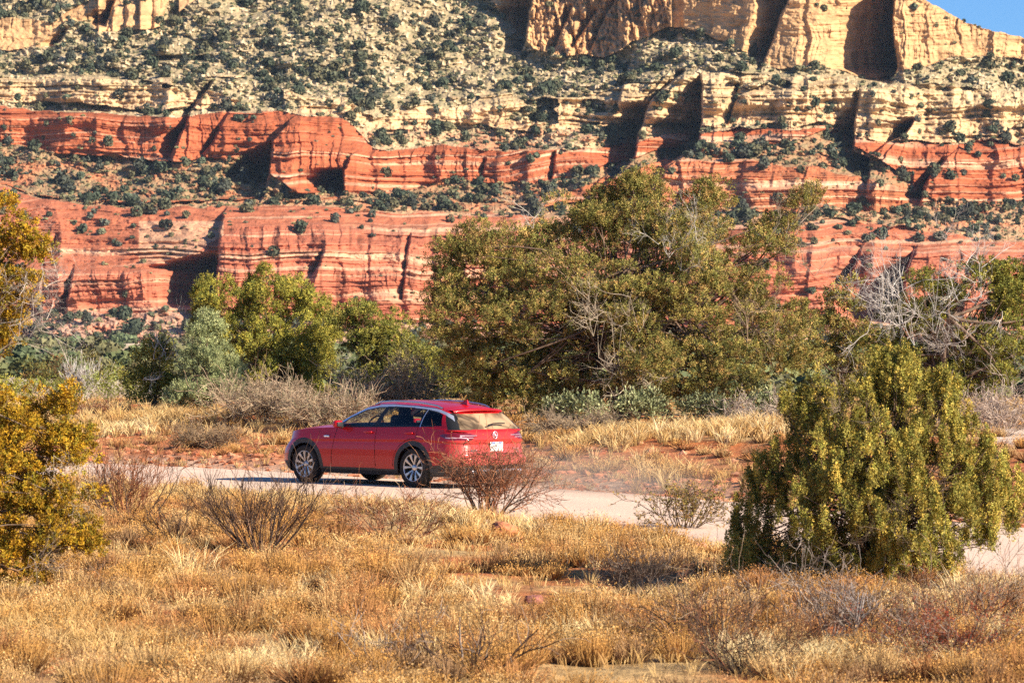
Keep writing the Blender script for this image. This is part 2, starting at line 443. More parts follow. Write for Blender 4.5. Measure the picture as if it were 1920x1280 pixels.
# buttresses: rows of (v, left edge, right edge, metres proud); steep left side, long right side
FEAT = [
    [(385, 425, 900, 0), (402, 418, 900, 20), (430, 412, 900, 24), (500, 405, 890, 24), (590, 400, 880, 22), (612, 400, 880, 0)],
    [(212, 560, 640, 0), (226, 540, 690, 14), (262, 512, 740, 22), (300, 503, 790, 26), (356, 496, 800, 26), (374, 480, 800, 0)],
    [(282, 668, 690, 0), (292, 654, 720, 9), (320, 645, 770, 13), (358, 636, 790, 14), (368, 630, 790, 0)],
    [(128, 425, 480, 0), (150, 398, 520, 14), (190, 368, 520, 17), (212, 350, 520, 17), (250, 338, 500, 17), (298, 318, 470, 14), (306, 316, 440, 0)],
    [(198, 432, 500, 0), (206, 424, 560, 7), (232, 410, 560, 9), (288, 384, 540, 9), (298, 380, 520, 0)],
    [(-120, 1010, 1300, 7), (0, 1000, 1290, 7), (40, 988, 1280, 7), (92, 980, 1250, 5), (104, 980, 1200, 0)],
    [(198, 1012, 1150, 0), (206, 1008, 1150, 6), (252, 990, 1140, 8), (262, 990, 1120, 0)],
    [(92, 1180, 1230, 0), (104, 1170, 1240, 6), (150, 1158, 1240, 8), (200, 1146, 1220, 8), (220, 1140, 1210, 0)],
    [(122, 1262, 1330, 0), (138, 1250, 1330, 12), (180, 1214, 1300, 14), (240, 1190, 1290, 16), (300, 1168, 1290, 16), (350, 1108, 1260, 14), (378, 1090, 1260, 0)],
    [(136, 1316, 1400, 0), (150, 1311, 1520, 15), (240, 1306, 1540, 19), (282, 1297, 1540, 20), (312, 1252, 1560, 20), (352, 1224, 1600, 18), (392, 1210, 1600, 0)],
    [(-120, 1486, 1640, 12), (0, 1476, 1630, 12), (40, 1462, 1620, 11), (82, 1445, 1620, 9), (128, 1424, 1600, 6), (146, 1420, 1600, 0)],
    [(-120, 1672, 2050, 18), (0, 1674, 2050, 18), (60, 1672, 2050, 18), (120, 1688, 2050, 17), (148, 1692, 2000, 11), (162, 1692, 1960, 0)],
    [(148, 1612, 1720, 0), (166, 1606, 1730, 16), (220, 1600, 1740, 19), (292, 1596, 1750, 19), (346, 1624, 1760, 16), (362, 1628, 1760, 0)],
    [(216, 1722, 1960, 0), (224, 1714, 1960, 8), (252, 1690, 1960, 11), (282, 1660, 1960, 11), (362, 1632, 1960, 9), (380, 1630, 1960, 0)],
    [(276, 1794, 1880, 0), (286, 1784, 1960, 10), (302, 1765, 1990, 15), (332, 1742, 1990, 17), (382, 1724, 1990, 16), (392, 1724, 1990, 0)],
    [(456, 1718, 1900, 0), (472, 1712, 1930, 18), (504, 1700, 1930, 24), (560, 1690, 1930, 24), (622, 1688, 1930, 20), (640, 1688, 1930, 0)],
    [(462, 1832, 2000, 0), (474, 1825, 2010, 9), (530, 1812, 2010, 11), (612, 1800, 2010, 9), (622, 1800, 2010, 0)],
    [(452, 1622, 1700, 0), (466, 1612, 1710, 5), (530, 1586, 1700, 7), (600, 1560, 1690, 6), (620, 1560, 1690, 0)],
    [(448, 615, 860, 0), (462, 606, 860, 6), (530, 584, 850, 8), (598, 578, 850, 7), (610, 578, 850, 0)],
    [(50, 128, 230, 0), (62, 118, 260, 6), (92, 96, 280, 6), (100, 92, 280, 0)],
    [(4, 226, 300, 0), (14, 214, 320, 8), (56, 200, 330, 9), (66, 198, 330, 0)],
    [(500, 142, 320, 0), (516, 132, 330, 7), (560, 122, 330, 9), (596, 108, 320, 7), (606, 108, 320, 0)],
    [(330, -60, 60, 0), (342, -80, 130, 18), (380, -100, 220, 22), (420, -110, 240, 14), (440, -110, 240, 0)],
    [(424, 96, 170, 0), (436, 88, 320, 7), (492, 80, 330, 8), (508, 80, 330, 0)],
    [(290, 1040, 1130, 0), (300, 1030, 1150, 5), (338, 1018, 1150, 7), (348, 1018, 1150, 0)],
    [(150, 1412, 1460, 0), (160, 1400, 1500, 4), (236, 1376, 1500, 5), (246, 1376, 1500, 0)],
    [(-100, -420, -380, 0), (600, -420, -330, 6)],
]
for i, ft in enumerate(FEAT):
    ft = np.array(ft, float); vv = ft[:, 0]
    vv = vv.copy(); vv[-1] += 22
    inside = (V1 >= vv[0]) & (V1 <= vv[-1])
    wob = fbm(V1 / 14, V1 * 0 + i * 3.1, 71) * 5 + fbm(V1 / 4, V1 * 0 + i * 5.3, 73) * 1.6
    xl = np.interp(V1, vv, ft[:, 1]) + wob; xr = np.interp(V1, vv, ft[:, 2]); am = np.interp(V1, vv, ft[:, 3]) * inside
    q = (UU - xl[:, None]) / np.maximum(xr - xl, 5)[:, None]
    rise = sstep(0, 4.5, UU - xl[:, None])
    D -= (.55 if i in (0, 1, 2) else .30) * am[:, None] * rise * np.clip(1 - q, 0, 1) ** 1.15

# gullies and clefts, most cut to the outline of a shadow patch: rows of (v, left, right); deepest against the right-hand wall, which keeps the sun out
SHADE_CLEFT = [
    [(148, 392, 398), (165, 377, 390), (190, 357, 372), (212, 328, 352), (237, 322, 345), (252, 303, 334), (284, 297, 321), (294, 308, 318)],
    [(200, 427, 433), (218, 415, 421), (235, 407, 413), (265, 386, 398), (288, 368, 378)],
    [(268, 500, 508), (285, 465, 506), (305, 443, 503), (325, 425, 501), (340, 437, 497), (346, 470, 490)],
    [(320, 596, 640), (335, 574, 641), (350, 568, 642), (362, 600, 640)],
    [(474, 385, 409), (489, 336, 407), (502, 305, 404), (524, 307, 402), (545, 306, 399), (560, 308, 397), (572, 318, 395)],
    [(470, 600, 606), (485, 588, 598), (500, 580, 593), (512, 574, 586)],
    [(-40, 958, 998), (0, 956, 996), (18, 940, 990), (30, 932, 988), (54, 942, 985), (80, 948, 981), (97, 954, 976)],
    [(206, 1004, 1013), (222, 993, 1006), (240, 989, 1001), (254, 988, 997)],
    [(118, 1172, 1180), (144, 1160, 1171), (168, 1151, 1164), (195, 1146, 1156)],
    [(134, 1262, 1282), (150, 1240, 1262), (168, 1216, 1240), (191, 1190, 1217), (210, 1160, 1208), (230, 1142, 1203), (250, 1135, 1194), (270, 1127, 1190), (290, 1120, 1189), (305, 1125, 1178), (320, 1133, 1165), (340, 1114, 1140), (356, 1100, 1122)],
    [(142, 1300, 1312), (158, 1284, 1314), (188, 1265, 1314), (215, 1256, 1313), (232, 1236, 1312), (262, 1236, 1309), (280, 1218, 1300), (290, 1216, 1278), (309, 1213, 1246), (336, 1208, 1226), (358, 1205, 1218)],
    [(-40, 1432, 1480), (0, 1431, 1475), (27, 1428, 1461), (50, 1426, 1454), (74, 1411, 1446), (107, 1402, 1433), (130, 1416, 1424)],
    [(-40, 1606, 1674), (0, 1604, 1673), (60, 1590, 1671), (100, 1586, 1676), (128, 1584, 1680), (146, 1606, 1673), (154, 1640, 1668)],
    [(160, 1604, 1611), (180, 1600, 1610), (202, 1595, 1606), (222, 1572, 1600), (239, 1558, 1598), (255, 1542, 1599), (272, 1560, 1598), (285, 1578, 1598), (296, 1582, 1628), (316, 1590, 1629), (336, 1612, 1626), (348, 1620, 1625)],
    [(224, 1690, 1711), (235, 1662, 1706), (246, 1650, 1698), (258, 1640, 1684), (270, 1632, 1656), (284, 1625, 1640)],
    [(300, 1760, 1772), (315, 1738, 1756), (330, 1718, 1740), (349, 1702, 1729), (366, 1690, 1725), (378, 1705, 1723)],
    [(466, 1700, 1712), (480, 1688, 1706), (495, 1668, 1700), (515, 1636, 1692), (535, 1612, 1690), (560, 1600, 1690), (600, 1600, 1690)],
    [(464, 1604, 1613), (490, 1588, 1603), (512, 1570, 1590), (530, 1558, 1580)],
    [(470, 1821, 1830), (490, 1811, 1822), (512, 1803, 1818)],
    [(440, 98, 108), (455, 93, 101), (466, 91, 98)],
    [(58, 112, 122), (68, 100, 117), (80, 86, 108), (86, 82, 95)],
    [(2, 196, 212), (16, 185, 206), (30, 172, 203), (46, 166, 196)],
    [(286, 1030, 1040), (310, 1024, 1036), (338, 1020, 1032)],
    [(20, 1104, 1116), (50, 1085, 1098), (88, 1060, 1072)],
    [(10, 1062, 1072), (40, 1048, 1060), (92, 1024, 1036)],
    [(0, 1142, 1152), (40, 1118, 1128), (92, 1096, 1106)],
    [(160, 1373, 1384), (190, 1366, 1376), (232, 1352, 1362)],
    [(500, 128, 136), (540, 118, 128), (590, 110, 118)],
    [(440, 760, 768), (480, 752, 760), (560, 742, 752)],
    [(300, 900, 908), (340, 894, 902)],
]
for i, ft in enumerate(SHADE_CLEFT):
    ft = np.array(ft, float); vv = ft[:, 0]
    wob = fbm(V1 / 12, V1 * 0 + i * 2.7, 171) * 3.2 + fbm(V1 / 4, V1 * 0 + i * 4.1, 173) * 1.4
    xl = np.interp(V1, vv, ft[:, 1]) + wob; xr = np.interp(V1, vv, ft[:, 2]) + wob * .6
    fade = sstep(vv[0] - 7, vv[0] + 4, V1) * sstep(vv[-1] + 7, vv[-1] - 4, V1)
    W = xr - xl; x0 = xl - .42 * W
    q = np.clip((UU - x0[:, None]) / np.maximum(xr - x0, 2)[:, None], 0, 1)
    back = sstep(5.0, 0, UU - xr[:, None])
    D += (2.3 * (xr - x0) * D[:, U1.size // 2] / F * fade)[:, None] * q ** 1.25 * back * (UU > x0[:, None])
# a shadowed undercut below the pale slabs at the upper left
D += 9 * sstep(103, 106, VV + fbm(UU / 25, VV * 0, 175) * 3) * sstep(117, 113, VV) * sstep(280, 292, UU) * sstep(402, 385, UU)


def saw(x, seed):
    c = np.floor(x); t = x - c
    return (1 - t) * (.25 + hash1(c, seed)) * sstep(0, .12, t)


cl = CLIFF.astype(float)
jx = UU + fbm(UU / 60, VV / 45, 81) * 16
vk = np.exp(-.5 * (np.arange(-24, 25) / 9.0) ** 2); vk /= vk.sum()
clb = np.pad(cl, ((24, 24), (0, 0)), mode='edge')
clb = sum(vk[k_] * clb[k_:k_ + len(V1)] for k_ in range(49)); clb = np.maximum(cl * .6 + .4 * clb, clb)
jm = sstep(-.25, .35, fbm(UU / 80, VV / 50, 82))
disp = clb * (2.2 * saw(jx / 58, 1) + jm * (1.2 * saw(jx / 21 + .3, 2) + .45 * saw(jx / 8, 3)) + fbm(UU / 34, VV / 16, 83) * 1.8 + fbm(UU / 9, VV / 6, 84) * .8)
sb = vnoise(bandv / 5, UU / 700, 85); sb2 = vnoise(bandv / 2.2, UU / 500, 87)
butt = (1 - np.abs(fbm((UU + VV * .12) / 105, VV / 260, 104, 2)) * 2.6)
disp += np.minimum(clb * 1.2 + .5 * SLICK, 1) * np.clip(butt, -.6, 1) * np.where(lay == 0, 2.2, 4.6)
disp += (lay == 2) * (vnoise(bandv / 16, UU / 150, 106) - .5) * 7
disp += (cl + SLICK) * np.where(lay == 0, .22, 1.0) * (sstep(.3, .62, sb) * 2.4 * sstep(-.5, .4, fbm(UU / 120, VV / 20, 86)) + (sb2 - .5) * 1.0)
isled = (lay == 2)
brk = fbm(UU / 22, VV / 16, 89)
disp += isled * (np.abs(brk) * 4 + 2.0 * (vnoise(bandv / 3.5, UU / 60, 91) - .5))
tal = (~CLIFF & ~SLICK).astype(float)
disp += tal * (fbm(UU / 85, VV / 50, 92, 3) * 9 + fbm(UU / 30, VV / 14, 93) * 4 + fbm(UU / 7, VV / 4.5, 95, 3) * 1.5 + sstep(.66, .82, vnoise(UU / 5.5, VV / 3.8, 97)) * 1.5)
disp += SLICK * (fbm(UU / 16, VV / 8, 99) * 1.6)
crag = ((UU > 985) & (UU < 1260) & (lay == 0) & (VV < 108)).astype(float)
disp += crag * (np.abs(fbm(UU / 20, VV / 50, 101)) * 8 + 4 * saw((UU - VV * .25) / 23, 5) + np.abs(fbm(UU / 8, VV / 12, 103)) * 5)
hood = ((UU > 165) & (UU < 300) & (lay == 0)).astype(float)
disp += hood * (5 * saw(UU / 26, 7))
D -= disp
# skyline on the right, far side falling away
VT = np.interp(U1, [-420, 1640, 1735, 1800, 1860, 1920, 2340], [-300, -60, 0, 38, 58, 71, 190]) + fbm(U1 / 22, U1 * 0, 105) * 5 + fbm(U1 / 7, U1 * 0, 107) * 2
over = np.maximum(VT[None] - VV, 0)
VP = np.where(over > 0, VT[None] + over * .25, VV)
rI = np.argmax(over > 0, 0)
Dtop = D[np.maximum(rI - 1, 0), np.arange(D.shape[1])]
D = np.where(over > 0, Dtop[None] + over * 5, D)
MX = (UU - CX) / F * D; MY = D; MZ = EYE + (CY - VP) / F * D


def c3(*c): return np.array(c)


LCOL = [c3(.55, .325, .160), c3(.34, .265, .155), c3(.585, .42, .235), c3(.44, .32, .19), c3(.40, .115, .052), c3(.31, .20, .11), c3(.45, .155, .072),
        c3(.42, .25, .14), c3(.43, .142, .075), c3(.42, .138, .078), c3(.46, .27, .19)]
MC = np.empty(UU.shape + (3,))
for k, c in enumerate(LCOL): MC[lay == k] = c
bl = vnoise(bandv / 7, UU / 600, 111)[..., None]; bl2 = vnoise(bandv / 2.6, UU / 260, 113)[..., None]
rock = (CLIFF | SLICK)[..., None]
redk = np.isin(lay, [4, 6, 8, 9])[..., None]
pale = redk * sstep(.66, .84, bl) * .65 + redk * sstep(.78, .92, bl2) * .5
MC = MC * (1 - pale) + c3(.66, .42, .27) * pale
dk = rock * sstep(.42, .2, bl2) * .26 * sstep(-.3, .3, fbm(UU / 120, VV / 25, 112))[..., None] + rock * sstep(.35, .15, bl) * .2
MC = MC * (1 - dk)
leftpale = (SLICK & (UU > 260) & (UU < 420) & (VV > 415) & (VV < 490))[..., None] * .45
MC = MC * (1 - leftpale) + c3(.66, .45, .28) * leftpale
# cream cliffs turn pink toward their foot, the tan wall carries dark streaks
fr = ((lay == 2) * sstep(.0, 1, (VV - edges[1]) / np.maximum(edges[2] - edges[1], 4)))[..., None]
MC = MC * (1 - fr * .25) + c3(.62, .30, .16) * fr * .25
streak = (sstep(.60, .82, vnoise(UU / 5, VV / 70, 115)) * cl * sstep(-.1, .3, fbm(UU / 60, VV / 40, 117)))[..., None]
MC = MC * (1 - .38 * streak)
mott = fbm(UU / 40, VV / 22, 119)[..., None]; fine = fbm(UU / 5, VV / 3.2, 121, 3)[..., None]
MC = MC * (1 + .13 * mott + .12 * fine)
bould = (tal * sstep(.62, .78, vnoise(UU / 5.5, VV / 3.8, 97)))[..., None] * (.4 + .6 * sstep(300, 200, VV))[..., None]
pb = np.where((VV < 240)[..., None], c3(.60, .46, .29), c3(.50, .20, .11))
MC = MC * (1 - bould) + pb * bould
redpatch = (tal * sstep(.05, .4, fbm(UU / 50, VV / 18, 123)) * sstep(235, 275, VV))[..., None] * .6
MC = MC * (1 - redpatch) + c3(.48, .16, .075) * redpatch
brush = (tal * sstep(.1, .5, fbm(UU / 22, VV / 9, 125)))[..., None] * .45
MC = MC * (1 - brush) + c3(.20, .19, .11) * brush
MC = np.clip(MC, .02, .85)
R, C = UU.shape
ii = (np.arange(R - 1)[:, None] * C + np.arange(C - 1)[None]).ravel()
M_ROCK = ground_mat('layered_rock', fine=.16, amp=.22, bump=.7, bdist=1.6)
tag(mesh_np('mountain', np.stack([MX, MY, MZ], -1).reshape(-1, 3), np.stack([ii, ii + 1, ii + C + 1, ii + C], 1), M_ROCK, None, False, MC.reshape(-1, 3)),
    'layered red and cream sandstone mountain with steep buttresses and brushy slopes', 'mountain', kind='structure')


def mtn_point(u, v):
    c = np.clip(np.round((np.asarray(u) - U1[0]) / du).astype(int), 0, len(U1) - 1)
    r = np.clip(np.round((V1[0] - np.asarray(v)) / dv).astype(int), 0, len(V1) - 1)
    return np.stack([MX[r, c], MY[r, c], MZ[r, c]], -1), lay[r, c], over[r, c] > 0

# thin air between the camera and the mountain
import bmesh as _b4
bm = _b4.new(); _b4.ops.create_cube(bm, size=1); me = bpy.data.meshes.new('haze'); bm.to_mesh(me); bm.free()
M_AIR, nt_, out_ = new_mat('thin_air'); pv = N_(nt_, 'ShaderNodeVolumePrincipled')
pv.inputs['Color'].default_value = (.55, .74, 1.0, 1); pv.inputs['Density'].default_value = HAZE; pv.inputs['Anisotropy'].default_value = .0
nt_.links.new(pv.outputs[0], out_.inputs['Volume']); me.materials.append(M_AIR)
hz = bpy.data.objects.new('haze', me); COL.objects.link(hz); hz.scale = (3000, 2300, float(MZ.max()) + 24 + 16); hz.location = (0, 1000, (float(MZ.max()) + 24 - 16) / 2)
tag(hz, 'faint bluish haze in the air in front of the mountain', 'haze', kind='stuff')
# ------------------------------------------------------------------ the car
CAR_TH = math.atan2(.696, -.7175)
RLW = np.array([-1.66, 58.2])                    # rear left wheel, on the road
hd = np.array([math.cos(CAR_TH), math.sin(CAR_TH)]); nl = np.array([-hd[1], hd[0]])
car_o = RLW - nl * .80 - hd * 1.197              # rear bumper, centre line
car = empty('car', (car_o[0], car_o[1], .035), CAR_TH)
tag(car, 'glossy red estate car driving away along the dusty gravel road', 'car')

P_RED, nt_, out_ = new_mat('red_car_paint')
pb_ = N_(nt_, 'ShaderNodeBsdfPrincipled')
tcn = N_(nt_, 'ShaderNodeTexCoord'); nz = N_(nt_, 'ShaderNodeTexNoise'); nz.inputs['Scale'].default_value = 1.6; nz.inputs['Detail'].default_value = 6
nt_.links.new(tcn.outputs['Object'], nz.inputs['Vector'])
sx_ = N_(nt_, 'ShaderNodeSeparateXYZ'); nt_.links.new(tcn.outputs['Object'], sx_.inputs[0])
# sunlit dusty air put into the tail's colour; road dust on lower flanks
def chain(sock, a, b):
    m_ = N_(nt_, 'ShaderNodeMapRange'); m_.interpolation_type = 'SMOOTHSTEP'; m_.inputs['From Min'].default_value = a; m_.inputs['From Max'].default_value = b
    nt_.links.new(sock, m_.inputs['Value']); return m_.outputs['Result']
def mth(op, a, b):
    m_ = N_(nt_, 'ShaderNodeMath', operation=op)
    for k_, v_ in ((0, a), (1, b)):
        if isinstance(v_, (int, float)): m_.inputs[k_].default_value = v_
        else: nt_.links.new(v_, m_.inputs[k_])
    return m_.outputs[0]
rear_air_tint = mth('MULTIPLY', chain(sx_.outputs['X'], .55, .12), .17)
rear_air_tint = mth('MULTIPLY', rear_air_tint, chain(sx_.outputs['Z'], 1.2, .55))
dust_low = mth('MULTIPLY', chain(sx_.outputs['Z'], .55, .22), .06)
dust = mth('MULTIPLY', mth('MAXIMUM', rear_air_tint, dust_low), mth('ADD', mth('MULTIPLY', nz.outputs['Fac'], 1.2), .35))
mxd = N_(nt_, 'ShaderNodeMix', data_type='RGBA'); nt_.links.new(dust, mxd.inputs[0])
mxd.inputs[6].default_value = (.46, .004, .009, 1); mxd.inputs[7].default_value = (.60, .36, .26, 1)
nt_.links.new(mxd.outputs[2], pb_.inputs['Base Color'])
pb_.inputs['Roughness'].default_value = .38; pb_.inputs['Specular IOR Level'].default_value = .3; pb_.inputs['Metallic'].default_value = .12
pb_.inputs['Coat Weight'].default_value = .4; pb_.inputs['Coat Roughness'].default_value = .05
nt_.links.new(pb_.outputs[0], out_.inputs[0])

P_BLACK = simple_mat('black_cladding', (.018, .017, .018), .55, noise=.25, nscale=6)
P_GAP = simple_mat('panel_gap', (.012, .004, .005), .8, spec=.1)
P_TYRE = simple_mat('tyre_rubber', (.030, .026, .024), .85, spec=.2, noise=.3, nscale=12)
P_ALLOY = simple_mat('machined_alloy', (.52, .50, .49), .32, metal=.85)
P_RIMDARK = simple_mat('dark_rim', (.03, .03, .033), .45, metal=.3)
P_CHROME = simple_mat('bright_trim', (.86, .88, .94), .28, metal=.75)
P_RAIL = simple_mat('satin_rail', (.55, .58, .64), .3, metal=.9)
P_LAMP = simple_mat('tail_lamp_red', (.13, .006, .010), .12, coat=1)
P_LAMPHI = simple_mat('tail_lamp_bar', (.60, .40, .42), .2, metal=.3, coat=1)
P_HEAD = simple_mat('headlamp_lens', (.62, .66, .72), .08, metal=.5, coat=1)
P_INT = simple_mat('cabin_black', (.012, .012, .015), .8, noise=.3)
P_PLATE = simple_mat('plate_white', (.82, .82, .80), .4)
P_PLATEB = simple_mat('plate_blue', (.10, .20, .46), .4)
P_ORANGE = simple_mat('sticker_orange', (.75, .30, .08), .5)
P_RUBBER = simple_mat('rubber_black', (.01, .01, .01), .5)
def glass_mat(name, tint, body=(0, 0, 0), film=0.0):
    m, nt, out = new_mat(name)
    tr = N_(nt, 'ShaderNodeBsdfTransparent'); tr.inputs[0].default_value = (*tint, 1)
    gl = N_(nt, 'ShaderNodeBsdfGlossy'); gl.inputs['Roughness'].default_value = .015
    fr = N_(nt, 'ShaderNodeFresnel'); ge = N_(nt, 'ShaderNodeNewGeometry'); io = N_(nt, 'ShaderNodeMapRange')
    io.inputs['To Min'].default_value = 1.45; io.inputs['To Max'].default_value = 1 / 1.45      # the same pane seen from behind
    nt.links.new(ge.outputs['Backfacing'], io.inputs['Value']); nt.links.new(io.outputs['Result'], fr.inputs[0])
    mx = N_(nt, 'ShaderNodeMixShader'); nt.links.new(fr.outputs[0], mx.inputs[0]); nt.links.new(tr.outputs[0], mx.inputs[1]); nt.links.new(gl.outputs[0], mx.inputs[2])
    last = mx
    if film > 0:
        df = N_(nt, 'ShaderNodeBsdfDiffuse'); df.inputs[0].default_value = (*body, 1)
        tc = N_(nt, 'ShaderNodeTexCoord'); no = N_(nt, 'ShaderNodeTexNoise'); no.inputs['Scale'].default_value = 2.3; no.inputs['Detail'].default_value = 5
        no.inputs['Distortion'].default_value = .6
        nt.links.new(tc.outputs['Object'], no.inputs['Vector'])
        mr = N_(nt, 'ShaderNodeMapRange'); mr.interpolation_type = 'SMOOTHSTEP'; mr.inputs['From Min'].default_value = .36; mr.inputs['From Max'].default_value = .6
        mr.inputs['To Min'].default_value = .12; mr.inputs['To Max'].default_value = film
        nt.links.new(no.outputs['Fac'], mr.inputs['Value'])
        m2 = N_(nt, 'ShaderNodeMixShader'); nt.links.new(mr.outputs['Result'], m2.inputs[0]); nt.links.new(last.outputs[0], m2.inputs[1]); nt.links.new(df.outputs[0], m2.inputs[2]); last = m2
    nt.links.new(last.outputs[0], out.inputs[0]); return m
P_GLASS = glass_mat('side_glass', (.78, .84, .82)); P_GLASSD = glass_mat('privacy_glass', (.10, .11, .12))
P_GLASSR = glass_mat('tan_rear_glass', (.08, .08, .09), (.52, .36, .22), .72)  # mottled tan diffuse layer mixed over the rear pane


def poly_in(x, y, P):
    """points inside polygon"""
    inside = np.zeros(x.shape, bool); n = len(P)
    for i in range(n):
        x1, y1 = P[i]; x2, y2 = P[(i + 1) % n]
        c = ((y1 > y) != (y2 > y)) & (x < (x2 - x1) * (y - y1) / (y2 - y1 + 1e-12) + x1)
        inside ^= c
    return inside


def near_line(x, y, P, wd):
    """points within wd of a polyline"""
    out = np.zeros(x.shape, bool)
    for (x1, y1), (x2, y2) in zip(P[:-1], P[1:]):
        L2 = (x2 - x1) ** 2 + (y2 - y1) ** 2
        t = np.clip(((x - x1) * (x2 - x1) + (y - y1) * (y2 - y1)) / L2, 0, 1)
        out |= (x - x1 - t * (x2 - x1)) ** 2 + (y - y1 - t * (y2 - y1)) ** 2 < wd * wd
    return out


def outline(xr, xf, hw, rr, rf, n_end=70, n_arc=34, n_side=430):
    """rounded plan outline, same point count always, counter-clockwise from the rear centre, right side first"""
    hwr = hw - rr; hwf = hw - rf
    e1 = np.stack([np.full(n_end, xr), np.linspace(0, -hwr, n_end, endpoint=False)], 1)
    a = np.linspace(PI, PI * 1.5, n_arc, endpoint=False); c1 = np.stack([xr + rr + rr * np.cos(a), -hwr + rr * np.sin(a)], 1)
    s1 = np.stack([np.linspace(xr + rr, xf - rf, n_side, endpoint=False), np.full(n_side, -hw)], 1)
    a = np.linspace(1.5 * PI, 2 * PI, n_arc, endpoint=False); c2 = np.stack([xf - rf + rf * np.cos(a), -hwf + rf * np.sin(a)], 1)
    e2 = np.stack([np.full(n_end, xf), np.linspace(-hwf, 0, n_end)], 1)
    half = np.vstack([e1, c1, s1, c2, e2])
    other = half[1:-1][::-1] * np.array([1, -1])
    return np.vstack([half, other])


WZ = [.20, .28, .40, .55, .66, .74, .80, .85, .92, 1.0, 1.08]
WW = [.855, .895, .918, .932, .934, .928, .920, .922, .908, .888, .868]
RZ = [.20, .24, .40, .43, .55, .575, .60, .79, .815, .83, .90, 1.02, 1.08]
RX = [.10, .055, .02, .0, .0, .035, .075, .115, .115, .085, .075, .125, .16]
FZ = [.20, .30, .45, .6, .72, .80, .90]
FXV = [4.86, 4.93, 4.985, 4.98, 4.95, 4.90, 4.80]
TX = [0, .12, .3, .9, 2.0, 3.4, 3.8, 4.2, 4.5, 4.75, 4.9, 5.0]
TZ = [1.0, 1.01, 1.03, 1.06, 1.04, 1.015, 1.0, .965, .925, .865, .80, .74]


def ztop(x): return np.interp(x, TX, TZ)


fz = np.concatenate([np.linspace(0, 1, 92)])
rings = []
for f in fz:
    zn = .20 + f * .86
    ol = outline(np.interp(zn, RZ, RX), np.interp(zn, FZ, FXV), np.interp(zn, WZ, WW), .36, .66)
    z = .20 + f * (ztop(ol[:, 0]) - .20)
    # flanks pulled in a little toward both ends
    ol[:, 1] *= 1 - .035 * np.clip((ol[:, 0] - 3.9) / 1.1, 0, 1) ** 2 - .02 * np.clip((.9 - ol[:, 0]) / .9, 0, 1) ** 2
    rings.append(np.column_stack([ol, z]))
last = rings[-1]
for q in np.concatenate([np.linspace(.01, .12, 8), np.linspace(.15, 1, 26)]):
    x = last[:, 0]; xc = np.clip(x, 1.0, 3.9)
    xx = x + (xc - x) * q * .9; yy = last[:, 1] * (1 - q)
    zz = ztop(xx) + .075 * (1 - (1 - q) ** 2) * sstep(0, .4, xx + .2)
    # keep the nose's shoulder round
    zz = np.minimum(zz, last[:, 2] + .08 * math.sqrt(q) + .9 * q)
    rings.append(np.column_stack([xx, yy, zz]))
LB = np.array(rings)                               # (rings, points, 3)


def grid_quads(Rn, Cn):
    i = (np.arange(Rn - 1)[:, None] * Cn + np.arange(Cn)[None]).ravel()
    j = (np.arange(Rn - 1)[:, None] * Cn + (np.arange(Cn)[None] + 1) % Cn).ravel()
    return np.stack([i, j, j + Cn, i + Cn], 1)


# greenhouse: from the belt up to the roof edge, then over the roof
ZX = [0, .40, .46, .6, .8, 1.0, 1.4, 2.0, 2.4, 2.7, 2.95]
ZE = [1.27, 1.305, 1.318, 1.345, 1.375, 1.395, 1.425, 1.445, 1.435, 1.40, 1.35]
gb = outline(.13, 3.72, .865, .26, .60); gt = outline(.50, 2.78, .615, .16, .30)
def zbelt(x): return np.interp(x, TX, TZ) - .02
ztopedge = np.interp(gt[:, 0], ZX, ZE)
gr = []
for f in np.linspace(0, 1, 74):
    xy = gb * (1 - f) + gt * f
    bul = .045 * 4 * f * (1 - f) * (.6 + .4 * f)
    xy = xy * np.array([1, 1]) + np.column_stack([np.where(xy[:, 0] > 2.9, bul * .9, 0) - np.where(xy[:, 0] < .55, bul * .8, 0) * (np.abs(xy[:, 1]) < .6), np.sign(xy[:, 1]) * bul * sstep(.3, .6, np.abs(xy[:, 1]))])
    z = zbelt(gb[:, 0]) * (1 - f) + ztopedge * f
    gr.append(np.column_stack([xy, z]))
lastg = gr[-1]
for q in np.concatenate([np.linspace(.015, .14, 8), np.linspace(.18, 1, 22)]):
    x = lastg[:, 0]; xc = np.clip(x, .9, 2.3)
    xx = x + (xc - x) * q * .85; yy = lastg[:, 1] * (1 - q)
    zz = np.interp(xx, ZX, ZE) + .075 * (1 - (1 - q) ** 2.2)
    gr.append(np.column_stack([xx, yy, zz]))
GH = np.array(gr)

AX_R, AX_F = 1.197, 4.026
WC = .335; WR = .348                               # wheel centre height, tyre radius
DLO = [(3.24, 1.035), (2.95, 1.20), (2.62, 1.335), (2.30, 1.395), (1.9, 1.408), (1.5, 1.398), (1.1, 1.372), (.80, 1.325), (.66, 1.285), (.56, 1.09), (1.1, 1.078), (2.2, 1.052)]
CHR = [(3.30, 1.03), (2.97, 1.222), (2.63, 1.36), (2.30, 1.418), (1.9, 1.43), (1.5, 1.42), (1.1, 1.394), (.80, 1.35), (.58, 1.295), (.42, 1.225), (.26, 1.12), (.17, 1.05)]


def classify(G):
    """face centres -> class names"""
    c = (G[:-1] + np.roll(G, -1, 1)[:-1] + G[1:] + np.roll(G, -1, 1)[1:]) / 4
    return c[..., 0], c[..., 1], c[..., 2]


